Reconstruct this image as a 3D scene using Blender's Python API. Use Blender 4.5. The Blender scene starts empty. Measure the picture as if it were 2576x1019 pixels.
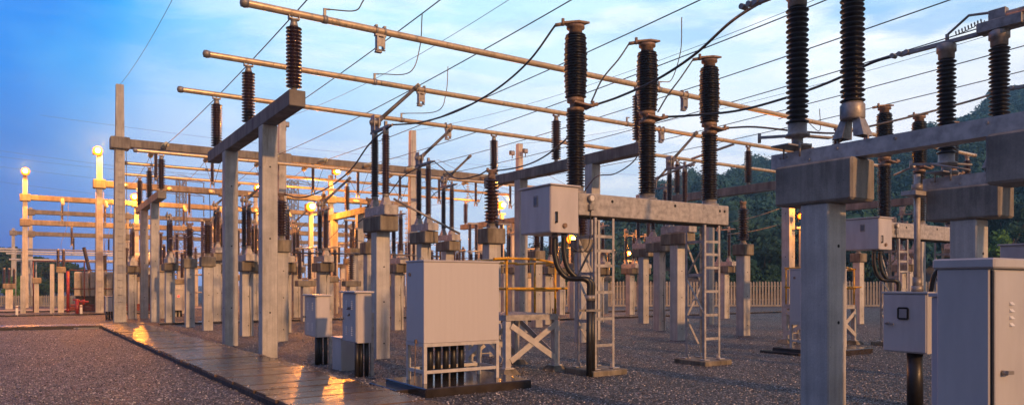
import bpy, bmesh, math, random
import numpy as np
from math import sin, cos, pi, radians, sqrt
from mathutils import Vector, Matrix
random.seed(7); rng = np.random.default_rng(7)
S = bpy.context.scene; COL = S.collection
# ---------------------------------------------------------------- camera frame (reference picture measured at 2576 x 1019)
F = 1802.0; HZ = 715.0; CX = 1288.0; EYE = 1.7; YAW = radians(33.6)
FW = Vector((sin(YAW), cos(YAW), 0)); RT = Vector((cos(YAW), -sin(YAW), 0))
def at(px, py, d):
    return Vector((0, 0, EYE)) + FW*d + RT*((px-CX)/F*d) + Vector((0, 0, (HZ-py)/F*d))
def gnd(px, py, z=0.0):
    d = (EYE-z)*F/(py-HZ); p = at(px, py, d); return Vector((p.x, p.y, z))
def col_at(px, d, z=0.0):
    p = at(px, HZ, d); return Vector((p.x, p.y, z))
# ---------------------------------------------------------------- materials
M = {}
def node_mat(name):
    m = bpy.data.materials.new(name); m.use_nodes = True
    nt = m.node_tree; return m, nt, nt.nodes['Principled BSDF'], nt.nodes, nt.links
def coords(nt, scale=(1, 1, 1), kind='Object'):
    tc = nt.nodes.new('ShaderNodeTexCoord'); mp = nt.nodes.new('ShaderNodeMapping')
    mp.inputs['Scale'].default_value = scale
    nt.links.new(tc.outputs[kind], mp.inputs['Vector']); return mp.outputs['Vector']
def noise(nt, vec, scale, detail=4, rough=.55):
    n = nt.nodes.new('ShaderNodeTexNoise'); n.inputs['Scale'].default_value = scale
    n.inputs['Detail'].default_value = detail; n.inputs['Roughness'].default_value = rough
    nt.links.new(vec, n.inputs['Vector']); return n.outputs['Fac']
def ramp(nt, fac, stops):
    r = nt.nodes.new('ShaderNodeValToRGB'); e = r.color_ramp.elements
    while len(e) < len(stops): e.new(.5)
    for i, (p, c) in enumerate(stops):
        e[i].position = p; e[i].color = (c[0], c[1], c[2], 1) if not isinstance(c, (int, float)) else (c, c, c, 1)
    nt.links.new(fac, r.inputs['Fac']); return r.outputs['Color']
def mix(nt, fac, a, b, mode='MIX'):
    m = nt.nodes.new('ShaderNodeMix'); m.data_type = 'RGBA'; m.blend_type = mode
    for i, v in ((0, fac), (6, a), (7, b)):
        s = m.inputs[i]
        if hasattr(v, 'is_output') or isinstance(v, bpy.types.NodeSocket): nt.links.new(v, s)
        elif isinstance(v, (int, float)): s.default_value = v
        else: s.default_value = (v[0], v[1], v[2], 1)
    return m.outputs[2]
def bump(nt, b, h, strength, dist=.01):
    n = nt.nodes.new('ShaderNodeBump'); n.inputs['Strength'].default_value = strength; n.inputs['Distance'].default_value = dist
    nt.links.new(h, n.inputs['Height']); nt.links.new(n.outputs['Normal'], b.inputs['Normal'])
def rand_tint(nt, col, amt=.12):
    oi = nt.nodes.new('ShaderNodeObjectInfo')
    c = ramp(nt, oi.outputs['Random'], [(0, (1-amt,)*3), (1, (1+amt*.3,)*3)])
    return mix(nt, 1.0, col, c, 'MULTIPLY')
def mat_concrete(name, base, dark, stain, stain_lo=.52, stain_hi=.7, rough=.8):
    m, nt, b, N, L = node_mat(name)
    v = coords(nt); vs = coords(nt, (2.6, 2.6, .5))
    c = ramp(nt, noise(nt, v, 2.2, 6, .6), [(.3, dark), (.68, base)])
    st = ramp(nt, noise(nt, vs, 1.3, 5, .6), [(stain_lo, 0), (stain_hi, 1)])
    c = mix(nt, st, c, stain)
    fine = ramp(nt, noise(nt, v, 60, 3, .6), [(.3, .86), (.7, 1.06)])
    c = mix(nt, 1.0, c, fine, 'MULTIPLY')
    vo = N.new('ShaderNodeTexVoronoi'); vo.inputs['Scale'].default_value = 14; L.new(v, vo.inputs['Vector'])
    pit = ramp(nt, vo.outputs['Distance'], [(.05, .45), (.12, 1)])
    pm = ramp(nt, noise(nt, v, 5, 2), [(.55, 0), (.62, 1)])
    c = mix(nt, pm, c, mix(nt, 1.0, c, pit, 'MULTIPLY'))
    c = mix(nt, 1.0, c, ramp(nt, noise(nt, coords(nt, (9, 9, .35)), 1.6, 4, .6), [(.35, .82), (.6, 1.03)]), 'MULTIPLY')
    c = rand_tint(nt, c, .14)
    L.new(c, b.inputs['Base Color']); b.inputs['Roughness'].default_value = rough
    bump(nt, b, noise(nt, v, 35, 5, .7), .35, .01)
    M[name] = m
mat_concrete('concrete', (.60, .58, .55), (.40, .385, .37), (.25, .225, .19), .56, .74)
mat_concrete('cap_concrete', (.37, .32, .24), (.19, .155, .115), (.10, .08, .055), .42, .66)
mat_concrete('old_concrete', (.34, .31, .27), (.17, .155, .14), (.11, .095, .08), .58, .74)
mat_concrete('beam_concrete', (.31, .275, .235), (.18, .16, .14), (.12, .10, .085), .44, .72)
mat_concrete('fence_concrete', (.34, .33, .31), (.22, .21, .20), (.25, .23, .19))
def mat_plain(name, col, rough=.5, metal=0.0, var=.12, bmp=.0, scale=6, streak=False, coat=0, tint=.06, dark=None):
    m, nt, b, N, L = node_mat(name)
    v = coords(nt, (1, 1, .25) if streak else (1, 1, 1))
    lo = dark or tuple(x*(1-var*2) for x in col); hi = tuple(min(1, x*(1+var*.4)) for x in col)
    c = ramp(nt, noise(nt, v, scale, 5, .6), [(.3, lo), (.62, hi)])
    c = rand_tint(nt, c, tint)
    L.new(c, b.inputs['Base Color']); b.inputs['Metallic'].default_value = metal
    r = ramp(nt, noise(nt, v, scale*2.3, 4), [(.3, min(1, rough*1.25)), (.7, rough*.8)])
    L.new(r, b.inputs['Roughness']); b.inputs['Coat Weight'].default_value = coat
    if bmp: bump(nt, b, noise(nt, v, scale*6, 4), bmp, .005)
    M[name] = m
mat_plain('porcelain', (.036, .013, .010), .27, 0, .25, .05, 20, coat=.5)
mat_plain('porcelain_dark', (.010, .007, .010), .33, 0, .2, .05, 20, coat=.4)
mat_plain('glass_disc', (.55, .52, .34), .2, 0, .1, 0, 20, coat=.5)
mat_plain('galvanized', (.45, .42, .40), .48, .15, .22, .2, 9)
mat_plain('aluminium', (.70, .53, .33), .30, .45, .14, .06, 5)
mat_plain('cast_metal', (.34, .31, .285), .5, .5, .2, .2, 12)
mat_plain('rusty_metal', (.30, .20, .14), .6, .3, .3, .2, 12)
mat_plain('box_paint', (.53, .50, .51), .42, 0, .10, .04, 3, streak=True)
mat_plain('box_dark_paint', (.47, .46, .47), .42, 0, .08, .04, 3, streak=True)
mat_plain('steel_paint', (.56, .53, .51), .42, .1, .12, .1, 6)
mat_plain('yellow_paint', (.75, .38, .02), .38, 0, .28, .1, 7, dark=(.30, .20, .03))
mat_plain('black_rubber', (.018, .017, .018), .4, 0, .2, .1, 20)
mat_plain('cable_black', (.045, .042, .045), .5, .1, .2, 0, 5)
mat_plain('cable_grey', (.17, .15, .14), .5, .4, .2, 0, 5)
mat_plain('dark_hole', (.01, .01, .01), .8, 0, .1)
mat_plain('red_paint', (.26, .018, .02), .35, 0, .2, .05, 8)
mat_plain('red_rust', (.22, .05, .035), .5, .2, .3, .1, 8)
mat_plain('radiator', (.72, .66, .58), .45, .1, .15, .05, 5)
mat_plain('tank_brown', (.12, .085, .065), .55, .2, .3, .1, 4)
mat_plain('white_paint', (.75, .73, .70), .5, 0, .1)
mat_plain('pylon_steel', (.28, .26, .26), .6, .4, .1)
mat_plain('bark', (.11, .085, .065), .9, 0, .3, .4, 10)
mat_plain('lens_glass', (.16, .15, .16), .08, 0, .1)
mat_plain('lamp_glass', (.36, .33, .34), .12, 0, .1)
mat_plain('lamp_body', (.10, .09, .08), .5, .4, .2)
mat_plain('slab_wet', (.045, .036, .032), .14, 0, .3, .12, 3)
mat_plain('wood_side', (.045, .034, .028), .6, 0, .3, .2, 6)
mat_plain('soil', (.10, .085, .07), .95, 0, .3, .4, 2)
def mat_corrugated():
    m, nt, b, N, L = node_mat('ribbed_paint'); v = coords(nt)
    w = N.new('ShaderNodeTexWave'); w.wave_type = 'BANDS'; w.bands_direction = 'X'
    w.inputs['Scale'].default_value = 9; w.inputs['Distortion'].default_value = .6; w.inputs['Detail'].default_value = 2
    mp = N.new('ShaderNodeMapping'); L.new(v, mp.inputs['Vector']); mp.inputs['Rotation'].default_value = (0, 0, radians(45))
    L.new(mp.outputs['Vector'], w.inputs['Vector'])
    c = ramp(nt, noise(nt, coords(nt, (14, 14, .5)), 1.4, 5, .6), [(.30, (.505, .48, .485)), (.6, (.53, .505, .51))])
    L.new(c, b.inputs['Base Color']); b.inputs['Roughness'].default_value = .38
    bump(nt, b, noise(nt, v, 3, 3), .03, .003); M['ribbed_paint'] = m
mat_corrugated()
def mat_wood():
    m, nt, b, N, L = node_mat('wet_wood')
    g = noise(nt, coords(nt, (1.2, 30, 30)), 1.5, 5, .65)
    c = ramp(nt, g, [(.25, (.085, .055, .042)), (.7, (.20, .13, .095))])
    big = ramp(nt, noise(nt, coords(nt), .9, 4, .6), [(.35, .55), (.7, 1.15)])
    c = mix(nt, 1.0, c, big, 'MULTIPLY')
    # every board a tone of its own
    geo = N.new('ShaderNodeNewGeometry')
    c = mix(nt, 1.0, c, ramp(nt, geo.outputs['Random Per Island'], [(0, .55), (1, 1.25)]), 'MULTIPLY')
    L.new(c, b.inputs['Base Color'])
    L.new(ramp(nt, noise(nt, coords(nt), 1.6, 5, .6), [(.3, .14), (.7, .36)]), b.inputs['Roughness'])
    b.inputs['Specular IOR Level'].default_value = .6
    h2 = N.new('ShaderNodeMath'); h2.operation = 'MULTIPLY_ADD'; h2.inputs[1].default_value = 1.6; L.new(noise(nt, coords(nt), 7, 3, .5), h2.inputs[0]); L.new(g, h2.inputs[2]); bump(nt, b, h2.outputs[0], .32, .008); M['wet_wood'] = m
mat_wood()
def mat_gravel():
    m, nt, b, N, L = node_mat('gravel'); v = coords(nt)
    nz = N.new('ShaderNodeTexNoise'); nz.inputs['Scale'].default_value = 12; L.new(v, nz.inputs['Vector'])
    ad = N.new('ShaderNodeMixRGB'); ad.blend_type = 'ADD'; ad.inputs[0].default_value = .035
    L.new(v, ad.inputs[1]); L.new(nz.outputs['Color'], ad.inputs[2])
    vo = N.new('ShaderNodeTexVoronoi'); vo.inputs['Scale'].default_value = 29; vo.inputs['Randomness'].default_value = 1
    L.new(ad.outputs[0], vo.inputs['Vector'])
    vo2 = N.new('ShaderNodeTexVoronoi'); vo2.inputs['Scale'].default_value = 55; L.new(ad.outputs[0], vo2.inputs['Vector'])
    sep = N.new('ShaderNodeSeparateColor'); L.new(vo.outputs['Color'], sep.inputs[0])
    c = ramp(nt, sep.outputs[0], [(0, (.025, .024, .029)), (.45, (.125, .118, .128)), (.8, (.33, .31, .32)), (1, (.75, .70, .70))])
    gap = ramp(nt, vo.outputs['Distance'], [(.22, 1.05), (.6, .10)])
    c = mix(nt, 1.0, c, gap, 'MULTIPLY')
    big = ramp(nt, noise(nt, v, .45, 6, .65), [(.32, .62), (.68, 1.2)])
    c = mix(nt, 1.0, c, big, 'MULTIPLY')
    L.new(c, b.inputs['Base Color']); b.inputs['Roughness'].default_value = .62
    inv = N.new('ShaderNodeMath'); inv.operation = 'SUBTRACT'; inv.inputs[0].default_value = 1; L.new(vo.outputs['Distance'], inv.inputs[1])
    tl = N.new('ShaderNodeMath'); tl.operation = 'MULTIPLY_ADD'; tl.inputs[1].default_value = .8
    L.new(sep.outputs[1], tl.inputs[0]); L.new(inv.outputs[0], tl.inputs[2])
    bump(nt, b, tl.outputs[0], 1.0, .035); M['gravel'] = m
mat_gravel()
def mat_stone():
    m, nt, b, N, L = node_mat('stones')
    geo = N.new('ShaderNodeNewGeometry')
    c = ramp(nt, geo.outputs['Random Per Island'], [(0, (.025, .024, .029)), (.5, (.135, .126, .136)), (.85, (.33, .305, .31)), (1, (.70, .64, .64))])
    L.new(c, b.inputs['Base Color']); b.inputs['Roughness'].default_value = .5; M['stones'] = m
mat_stone()
def mat_leaf(name, c0, c1):
    m, nt, b, N, L = node_mat(name); geo = N.new('ShaderNodeNewGeometry')
    c = ramp(nt, geo.outputs['Random Per Island'], [(0, c0), (1, c1)])
    c = mix(nt, 1.0, c, ramp(nt, noise(nt, coords(nt), .16, 3), [(.32, .55), (.68, 1.35)]), 'MULTIPLY')
    L.new(c, b.inputs['Base Color']); b.inputs['Roughness'].default_value = .7; b.inputs['Specular IOR Level'].default_value = .2
    M[name] = m
mat_leaf('forest_leaf', (.012, .055, .052), (.032, .100, .078))  # bluer leaf tone, distance haze put into the forest colour
mat_leaf('bright_leaf', (.045, .12, .025), (.10, .24, .045))
mat_leaf('mid_leaf', (.009, .040, .026), (.026, .078, .040))
def mat_emit(name, col, s):
    m, nt, b, N, L = node_mat(name); b.inputs['Base Color'].default_value = (*col, 1)
    b.inputs['Emission Color'].default_value = (*col, 1); b.inputs['Emission Strength'].default_value = s; M[name] = m
mat_emit('lamp_lit', (1, .50, .10), 90); mat_emit('lamp_glow', (1, .12, .004), 7)
mat_emit('red_lit', (1, .03, .02), 3)
# ---------------------------------------------------------------- mesh builder
class MB:
    def __init__(s): s.v = []; s.f = []; s.sm = []
    def add(s, vs, fs, smooth=False):
        o = len(s.v); s.v += [tuple(x) for x in vs]; s.f += [tuple(i+o for i in f) for f in fs]; s.sm += [smooth]*len(fs); return s
    def box(s, x0, x1, y0, y1, z0, z1, c=0.0):
        if c <= 0:
            vs = [(x, y, z) for z in (z0, z1) for x, y in ((x0, y0), (x1, y0), (x1, y1), (x0, y1))]
            fs = [(0, 3, 2, 1), (4, 5, 6, 7), (0, 1, 5, 4), (1, 2, 6, 5), (2, 3, 7, 6), (3, 0, 4, 7)]
            return s.add(vs, fs)
        vs = []; idx = {}
        X = (x0, x1); Y = (y0, y1); Z = (z0, z1)
        for i in (0, 1):
            for j in (0, 1):
                for k in (0, 1):
                    sx, sy, sz = (1-2*i)*c, (1-2*j)*c, (1-2*k)*c
                    for a, p in enumerate(((X[i], Y[j]+sy, Z[k]+sz), (X[i]+sx, Y[j], Z[k]+sz), (X[i]+sx, Y[j]+sy, Z[k]))):
                        idx[(i, j, k, a)] = len(vs); vs.append(p)
        fs = []
        for i in (0, 1):
            q = [idx[(i, 0, 0, 0)], idx[(i, 1, 0, 0)], idx[(i, 1, 1, 0)], idx[(i, 0, 1, 0)]]; fs.append(q if i else q[::-1])
            q = [idx[(0, i, 0, 1)], idx[(1, i, 0, 1)], idx[(1, i, 1, 1)], idx[(0, i, 1, 1)]]; fs.append(q[::-1] if i else q)
            q = [idx[(0, 0, i, 2)], idx[(1, 0, i, 2)], idx[(1, 1, i, 2)], idx[(0, 1, i, 2)]]; fs.append(q if i else q[::-1])
        for a in (0, 1):
            for b_ in (0, 1):
                q = [idx[(a, b_, 0, 0)], idx[(a, b_, 1, 0)], idx[(a, b_, 1, 1)], idx[(a, b_, 0, 1)]]; fs.append(q if (a+b_) % 2 == 0 else q[::-1])
                q = [idx[(a, 0, b_, 0)], idx[(a, 1, b_, 0)], idx[(a, 1, b_, 2)], idx[(a, 0, b_, 2)]]; fs.append(q[::-1] if (a+b_) % 2 == 0 else q)
                q = [idx[(0, a, b_, 1)], idx[(1, a, b_, 1)], idx[(1, a, b_, 2)], idx[(0, a, b_, 2)]]; fs.append(q if (a+b_) % 2 == 0 else q[::-1])
        for i in (0, 1):
            for j in (0, 1):
                for k in (0, 1):
                    q = [idx[(i, j, k, 0)], idx[(i, j, k, 1)], idx[(i, j, k, 2)]]; fs.append(q if (i+j+k) % 2 else q[::-1])
        return s.add(vs, fs)
    def cyl(s, p, q, r, r2=None, n=12, caps=True, smooth=True):
        p = Vector(p); q = Vector(q); r2 = r if r2 is None else r2
        d = (q-p).normalized(); a = d.orthogonal().normalized(); b = d.cross(a)
        vs = [p+(a*cos(t)+b*sin(t))*r for t in [2*pi*i/n for i in range(n)]] + [q+(a*cos(t)+b*sin(t))*r2 for t in [2*pi*i/n for i in range(n)]]
        s.add(vs, [(i, (i+1) % n, n+(i+1) % n, n+i) for i in range(n)], smooth)
        if caps: o = len(s.v)-2*n; s.f += [tuple(o+i for i in range(n))[::-1], tuple(o+n+i for i in range(n))]; s.sm += [False, False]
        return s
    def bar(s, p, q, w, h):                               # rectangular bar between two points, w across, h up
        p = Vector(p); q = Vector(q); d = (q-p).normalized()
        up = Vector((0, 0, 1)) if abs(d.z) < .95 else Vector((0, 1, 0))
        a = d.cross(up).normalized(); b = a.cross(d)
        vs = [o+a*i*w/2+b*j*h/2 for o in (p, q) for i, j in ((-1, -1), (1, -1), (1, 1), (-1, 1))]
        return s.add(vs, [(0, 3, 2, 1), (4, 5, 6, 7), (0, 1, 5, 4), (1, 2, 6, 5), (2, 3, 7, 6), (3, 0, 4, 7)])
    def tube(s, pts, r, n=8):
        pts = [Vector(p) for p in pts]; rings = []; a = None
        for i, p in enumerate(pts):
            d = (pts[min(i+1, len(pts)-1)]-pts[max(i-1, 0)]).normalized()
            a = (d.orthogonal() if a is None else a-d*a.dot(d)).normalized(); b = d.cross(a)
            rings.append([p+(a*cos(2*pi*k/n)+b*sin(2*pi*k/n))*(r[i] if isinstance(r, list) else r) for k in range(n)])
        s.add([v for R in rings for v in R], [(i*n+k, i*n+(k+1) % n, (i+1)*n+(k+1) % n, (i+1)*n+k) for i in range(len(pts)-1) for k in range(n)], True)
        return s
    def lathe(s, prof, x=0, y=0, n=20, smooth=True):
        vs = [(x+r*cos(2*pi*k/n), y+r*sin(2*pi*k/n), z) for r, z in prof for k in range(n)]
        fs = [(i*n+k, i*n+(k+1) % n, (i+1)*n+(k+1) % n, (i+1)*n+k) for i in range(len(prof)-1) for k in range(n)]
        s.add(vs, fs, smooth); o = len(s.v)-len(vs)
        s.f += [tuple(o+i for i in range(n))[::-1], tuple(o+len(vs)-n+i for i in range(n))]; s.sm += [False, False]
        return s
    def sheds(s, x, y, z0, z1, R, rc, count, n=20, bulge=0.0):
        prof = []; p = (z1-z0)/count
        for i in range(count):
            z = z0+i*p; k = 1+bulge*sin(pi*(i+.5)/count); RR = R*k*(1 if i % 2 == 0 or count < 22 else .93); c = rc*k
            prof += [(c, z), (RR*.97, z+.26*p), (RR, z+.34*p), (RR*.985, z+.44*p), (c*1.04, z+.86*p)]
        prof.append((rc, z1)); return s.lathe(prof, x, y, n)
    def ball(s, c, r, n=12, m=8):
        c = Vector(c); return s.add([c+Vector((r*sin(pi*i/m)*cos(2*pi*k/n), r*sin(pi*i/m)*sin(2*pi*k/n), r*cos(pi*i/m))) for i in range(m+1) for k in range(n)],
              [(i*n+k, (i+1)*n+k, (i+1)*n+(k+1) % n, i*n+(k+1) % n) for i in range(m) for k in range(n)], True)
    def build(s, name, mat, parent=None, loc=None):
        me = bpy.data.meshes.new(name); me.from_pydata(s.v, [], s.f); me.materials.append(M[mat])
        me.polygons.foreach_set('use_smooth', s.sm); me.update()
        o = bpy.data.objects.new(name, me); COL.objects.link(o)
        if parent is not None: o.parent = parent
        if loc is not None: o.location = loc
        return o
def tag(o, label=None, cat=None, group=None, kind=None):
    if label: o['label'] = label
    if cat: o['category'] = cat
    if group: o['group'] = group
    if kind: o['kind'] = kind
    return o
def thing(name, label, cat, loc=(0, 0, 0), rz=0, group=None):
    o = bpy.data.objects.new(name, None); COL.objects.link(o); o.empty_display_size = .3
    o.location = loc; o.rotation_euler = (0, 0, rz); return tag(o, label, cat, group)
def dup(root, loc, label, rz=None, group=None, skip=()):
    r = root.copy(); COL.objects.link(r); r.location = loc; r['label'] = label
    if rz is not None: r.rotation_euler = (0, 0, rz)
    if group: r['group'] = group
    for ch in list(root.children):
        if ch.name.split('.')[0] in skip: continue
        c = ch.copy(); COL.objects.link(c); c.parent = r
        for g in list(ch.children):
            d = g.copy(); COL.objects.link(d); d.parent = c
    return r
ORD = ['first', 'second', 'third', 'fourth', 'fifth', 'sixth', 'seventh', 'eighth', 'ninth', 'tenth', 'eleventh', 'twelfth']
def bez(p0, p1, p2, p3, n=16):
    p0, p1, p2, p3 = map(Vector, (p0, p1, p2, p3))
    return [p0*(1-t)**3+p1*3*t*(1-t)**2+p2*3*t*t*(1-t)+p3*t**3 for t in [i/n for i in range(n+1)]]
def spline(pts, n=8):
    P = [Vector(p) for p in pts]; P = [P[0]*2-P[1]]+P+[P[-1]*2-P[-2]]; out = []
    for i in range(1, len(P)-2):
        a, b, c, d = P[i-1:i+3]
        for k in range(n):
            t = k/n; out.append(.5*((2*b)+(c-a)*t+(2*a-5*b+4*c-d)*t*t+(3*b-a-3*c+d)*t**3))
    out.append(P[-2]); return out
def sagline(p, q, sag, n=14):
    p = Vector(p); q = Vector(q); return [p.lerp(q, i/n)-Vector((0, 0, sag*4*(i/n)*(1-i/n))) for i in range(n+1)]
# ================================================================= SETTING
g = MB().add([(-420, -420, 0), (420, -420, 0), (420, 420, 0), (-420, 420, 0)], [(0, 1, 2, 3)]).build('ground', 'gravel'); tag(g, kind='structure')
# real stones scattered over the near gravel
def stones():
    n = 42000; vs = []; fs = []
    base = np.array([(1, 0, 0), (-.5, .87, 0), (-.5, -.87, 0), (.1, .05, .62), (0, 0, -.35)])
    tri = np.array([(0, 1, 3), (1, 2, 3), (2, 0, 3), (1, 0, 4), (2, 1, 4), (0, 2, 4)])
    d = 9.2*(30/9.2)**rng.random(n); px = rng.uniform(-60, 2640, n); r = (px-CX)/F
    x = d*(FW.x+RT.x*r); y = d*(FW.y+RT.y*r)
    ne = 700; tt = rng.uniform(0, 24, ne); sd_ = np.where(rng.random(ne) < .7, 1, -1)*(.84-np.abs(rng.normal(0, .12, ne))); dx, dy = -.82/25.6, 1.0
    x[:ne] = 3.70+dx*tt+sd_; y[:ne] = 6.0+dy*tt
    lift = np.zeros(n); lift[:ne] = .125
    s = rng.uniform(.009, .021, n); a = rng.uniform(0, 2*pi, n); t = rng.uniform(-.5, .5, (n, 2))
    B = base[None]*(1+rng.uniform(-.3, .3, (n, 5, 3)))
    X = B[..., 0]*np.cos(a)[:, None]-B[..., 1]*np.sin(a)[:, None]; Y = (B[..., 0]*np.sin(a)[:, None]+B[..., 1]*np.cos(a)[:, None])*.75
    Z = B[..., 2]+X*t[:, :1]+Y*t[:, 1:]
    V = np.stack([X*s[:, None]+x[:, None], Y*s[:, None]+y[:, None], Z*s[:, None]+s[:, None]*.35+lift[:, None]], -1).reshape(-1, 3)
    T = (tri[None]+(np.arange(n)*5)[:, None, None]).reshape(-1, 3)
    me = bpy.data.meshes.new('gravel_stones'); me.from_pydata(V.tolist(), [], T.tolist()); me.materials.append(M['stones'])
    o = bpy.data.objects.new('gravel_stones', me); COL.objects.link(o)
    tag(o, 'loose grey and brown crushed stones strewn over the yard', 'gravel', kind='stuff')
stones()
# boardwalk over the cable trench: near stretch runs beside the portal legs, then turns left
def boardwalk():
    mb = MB(); sd = MB()
    A = Vector((3.70, 6.0)); B = Vector((2.88, 31.6)); L = (B-A).length; d = (B-A)/L; nrm = Vector((d.y, -d.x))
    t = 0.0
    while t < L+.8:
        w = random.uniform(.44, .60); hw = .86-.06*min(1, t/L)+random.uniform(-.035, .035); z = .125+random.uniform(-.004, .004); tilt = random.uniform(-.003, .003)
        c = A+d*(t+w/2); cs = []
        for zz in (z-.045, z):
            for su, sv in ((-1, -1), (1, -1), (1, 1), (-1, 1)):
                p = c+nrm*su*hw+d*sv*w/2; cs.append((p.x, p.y, zz+tilt*sv))
        mb.add(cs, [(0, 3, 2, 1), (4, 5, 6, 7), (0, 1, 5, 4), (1, 2, 6, 5), (2, 3, 7, 6), (3, 0, 4, 7)]); t += w+.055
    for su in (-1, 1):
        p = A+nrm*su*.83; q = A+d*(L+.6)+nrm*su*.77
        sd.bar((p.x, p.y, .035), (q.x, q.y, .035), .06, .085)
    # branch to the left
    C0 = Vector((3.6, 32.3)); C1 = Vector((-34, 39.0)); L2 = (C1-C0).length; d2 = (C1-C0)/L2; n2 = Vector((d2.y, -d2.x)); t = 0
    while t < L2:
        w = .165; c = C0+d2*(t+w/2); cs = []; z = .125+random.uniform(-.004, .004)
        for zz in (z-.045, z):
            for su, sv in ((-1, -1), (1, -1), (1, 1), (-1, 1)):
                p = c+n2*su*.72+d2*sv*w/2; cs.append((p.x, p.y, zz))
        mb.add(cs, [(0, 3, 2, 1), (4, 5, 6, 7), (0, 1, 5, 4), (1, 2, 6, 5), (2, 3, 7, 6), (3, 0, 4, 7)]); t += w+.014
    for su in (-1, 1):
        p = C0+n2*su*.69; q = C1+n2*su*.69; sd.bar((p.x, p.y, .035), (q.x, q.y, .035), .06, .085)
    o = mb.build('boardwalk', 'wet_wood'); tag(o, kind='structure'); o2 = sd.build('boardwalk_edge', 'wood_side', o)
    tr = MB(); x = 4.3
    while x < 34:
        tr.box(x, x+.58, 33.0+random.uniform(-.01, .01), 33.6, .01, .085+random.uniform(-.004, .004), .01); x += .6
    for y0, xa in ((26.9, 13.0), (46, -20), (52.6, -24)):
        x = xa
        while x < xa+26: tr.box(x, x+.78, y0, y0+.5, .01, .08, .01); x += .8
    tag(tr.build('trench_path', 'slab_wet'), kind='structure')
    ro = MB(); ro.add([(-60, 54, .008), (60, 54, .008), (60, 58.5, .008), (-60, 58.5, .008)], [(0, 1, 2, 3)]); tag(ro.build('service_road', 'old_concrete'), kind='structure')
    lp = MB(); lp.box(-.55, .55, -.11, .11, 0, .045, .006); lp.box(-.62, .45, .13, .36, 0, .045, .006)
    o = lp.build('loose_board', 'fence_concrete'); p = gnd(234, 826); o.location = p; o.rotation_euler.z = radians(12)
    tag(o, 'pale loose boards lying on gravel at the bend of the boardwalk', 'board')
boardwalk()
# ================================================================= PROTOTYPES
def portal():
    t = thing('concrete_portal', '', 'portal frame', (4.49, 18.95, 0), 0, 'concrete portals carrying the busbars')
    b = MB(); b.box(-.17, .17, -4.2, 4.2, 5.37, 5.70, .012); b.build('beam', 'beam_concrete', t)
    for y in (-1.95, 1.95):
        l = MB(); l.box(-.175, .175, y-.175, y+.175, -.1, 5.368, .014); lg = l.build('leg', 'concrete', t)
        for z in (1.05, 2.75, 4.4):
            MB().cyl((.0, y-.178, z), (0, y-.172, z), .021, n=10).build('bolt_hole', 'dark_hole', lg); MB().cyl((-.178, y, z), (-.172, y, z), .021, n=10).build('bolt_hole', 'dark_hole', lg)
    return t
PV = [15.0, 18.85, 22.7]; PU = [4.49, 14.27, 24.0, 33.75]
pp = portal()
def plabel(bay, i):
    where = ['at the left end, legs beside the boardwalk', 'in the middle, behind the tall breaker columns', 'on the right, behind the breaker beam', 'at the far right, mostly hidden behind the cabinet posts'] if bay == 0 else \
        ['small, between the gantry column and the tallest portal', 'seen past the stepped disconnectors, orange on its beam', 'seen above the yellow railing', 'faint, behind the ladder tower']
    return ('near' if bay == 0 else 'distant')+' concrete portal '+where[i]
pp['label'] = plabel(0, 0); first = True
for bay in (0, 1):
    for i, u in enumerate(PU if bay == 0 else PU[:3]):
        if bay == 0 and i == 0: continue
        dup(pp, (u, 18.95+19.05*bay, 0), plabel(bay, i))
def bus_post():
    t = thing('post_insulator', '', 'insulator', (0, 0, 5.7), 0, 'busbar post insulators on the portal beams')
    f = MB(); f.lathe([(.10, 0), (.10, .025), (.06, .03), (.062, .1)], n=16)
    for k in range(4): f.cyl((.085*cos(k*pi/2+.8), .085*sin(k*pi/2+.8), .0), (.085*cos(k*pi/2+.8), .085*sin(k*pi/2+.8), .045), .012, n=6)
    f.build('base_flange', 'cast_metal', t)
    MB().sheds(0, 0, .1, 1.38, .165, .085, 17).build('porcelain_stack', 'porcelain', t)
    c = MB(); c.lathe([(.09, 1.378), (.085, 1.40), (.062, 1.50), (.075, 1.505), (.075, 1.52)], n=16)
    c.box(-.11, .11, -.06, .06, 1.52, 1.545, .004); c.box(-.115, -.095, -.05, .05, 1.52, 1.68, .004); c.box(.095, .115, -.05, .05, 1.52, 1.68, .004)
    c.build('pipe_clamp', 'cast_metal', t); return t
bp = bus_post(); firstbp = True
PN = ['nearest', 'middle', 'farthest']
for bay in (0, 1):
    for i, u in enumerate(PU if bay == 0 else PU[:3]):
        for j, v in enumerate(PV):
            lab = f"brown ribbed post holding the {PN[j]} busbar on the {['leftmost','second','third','rightmost'][i]} {'near' if bay==0 else 'distant'} portal"
            loc = (u, v+19.05*bay, 5.7)
            if firstbp: bp.location = loc; bp['label'] = lab; firstbp = False
            else: dup(bp, loc, lab)
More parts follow.
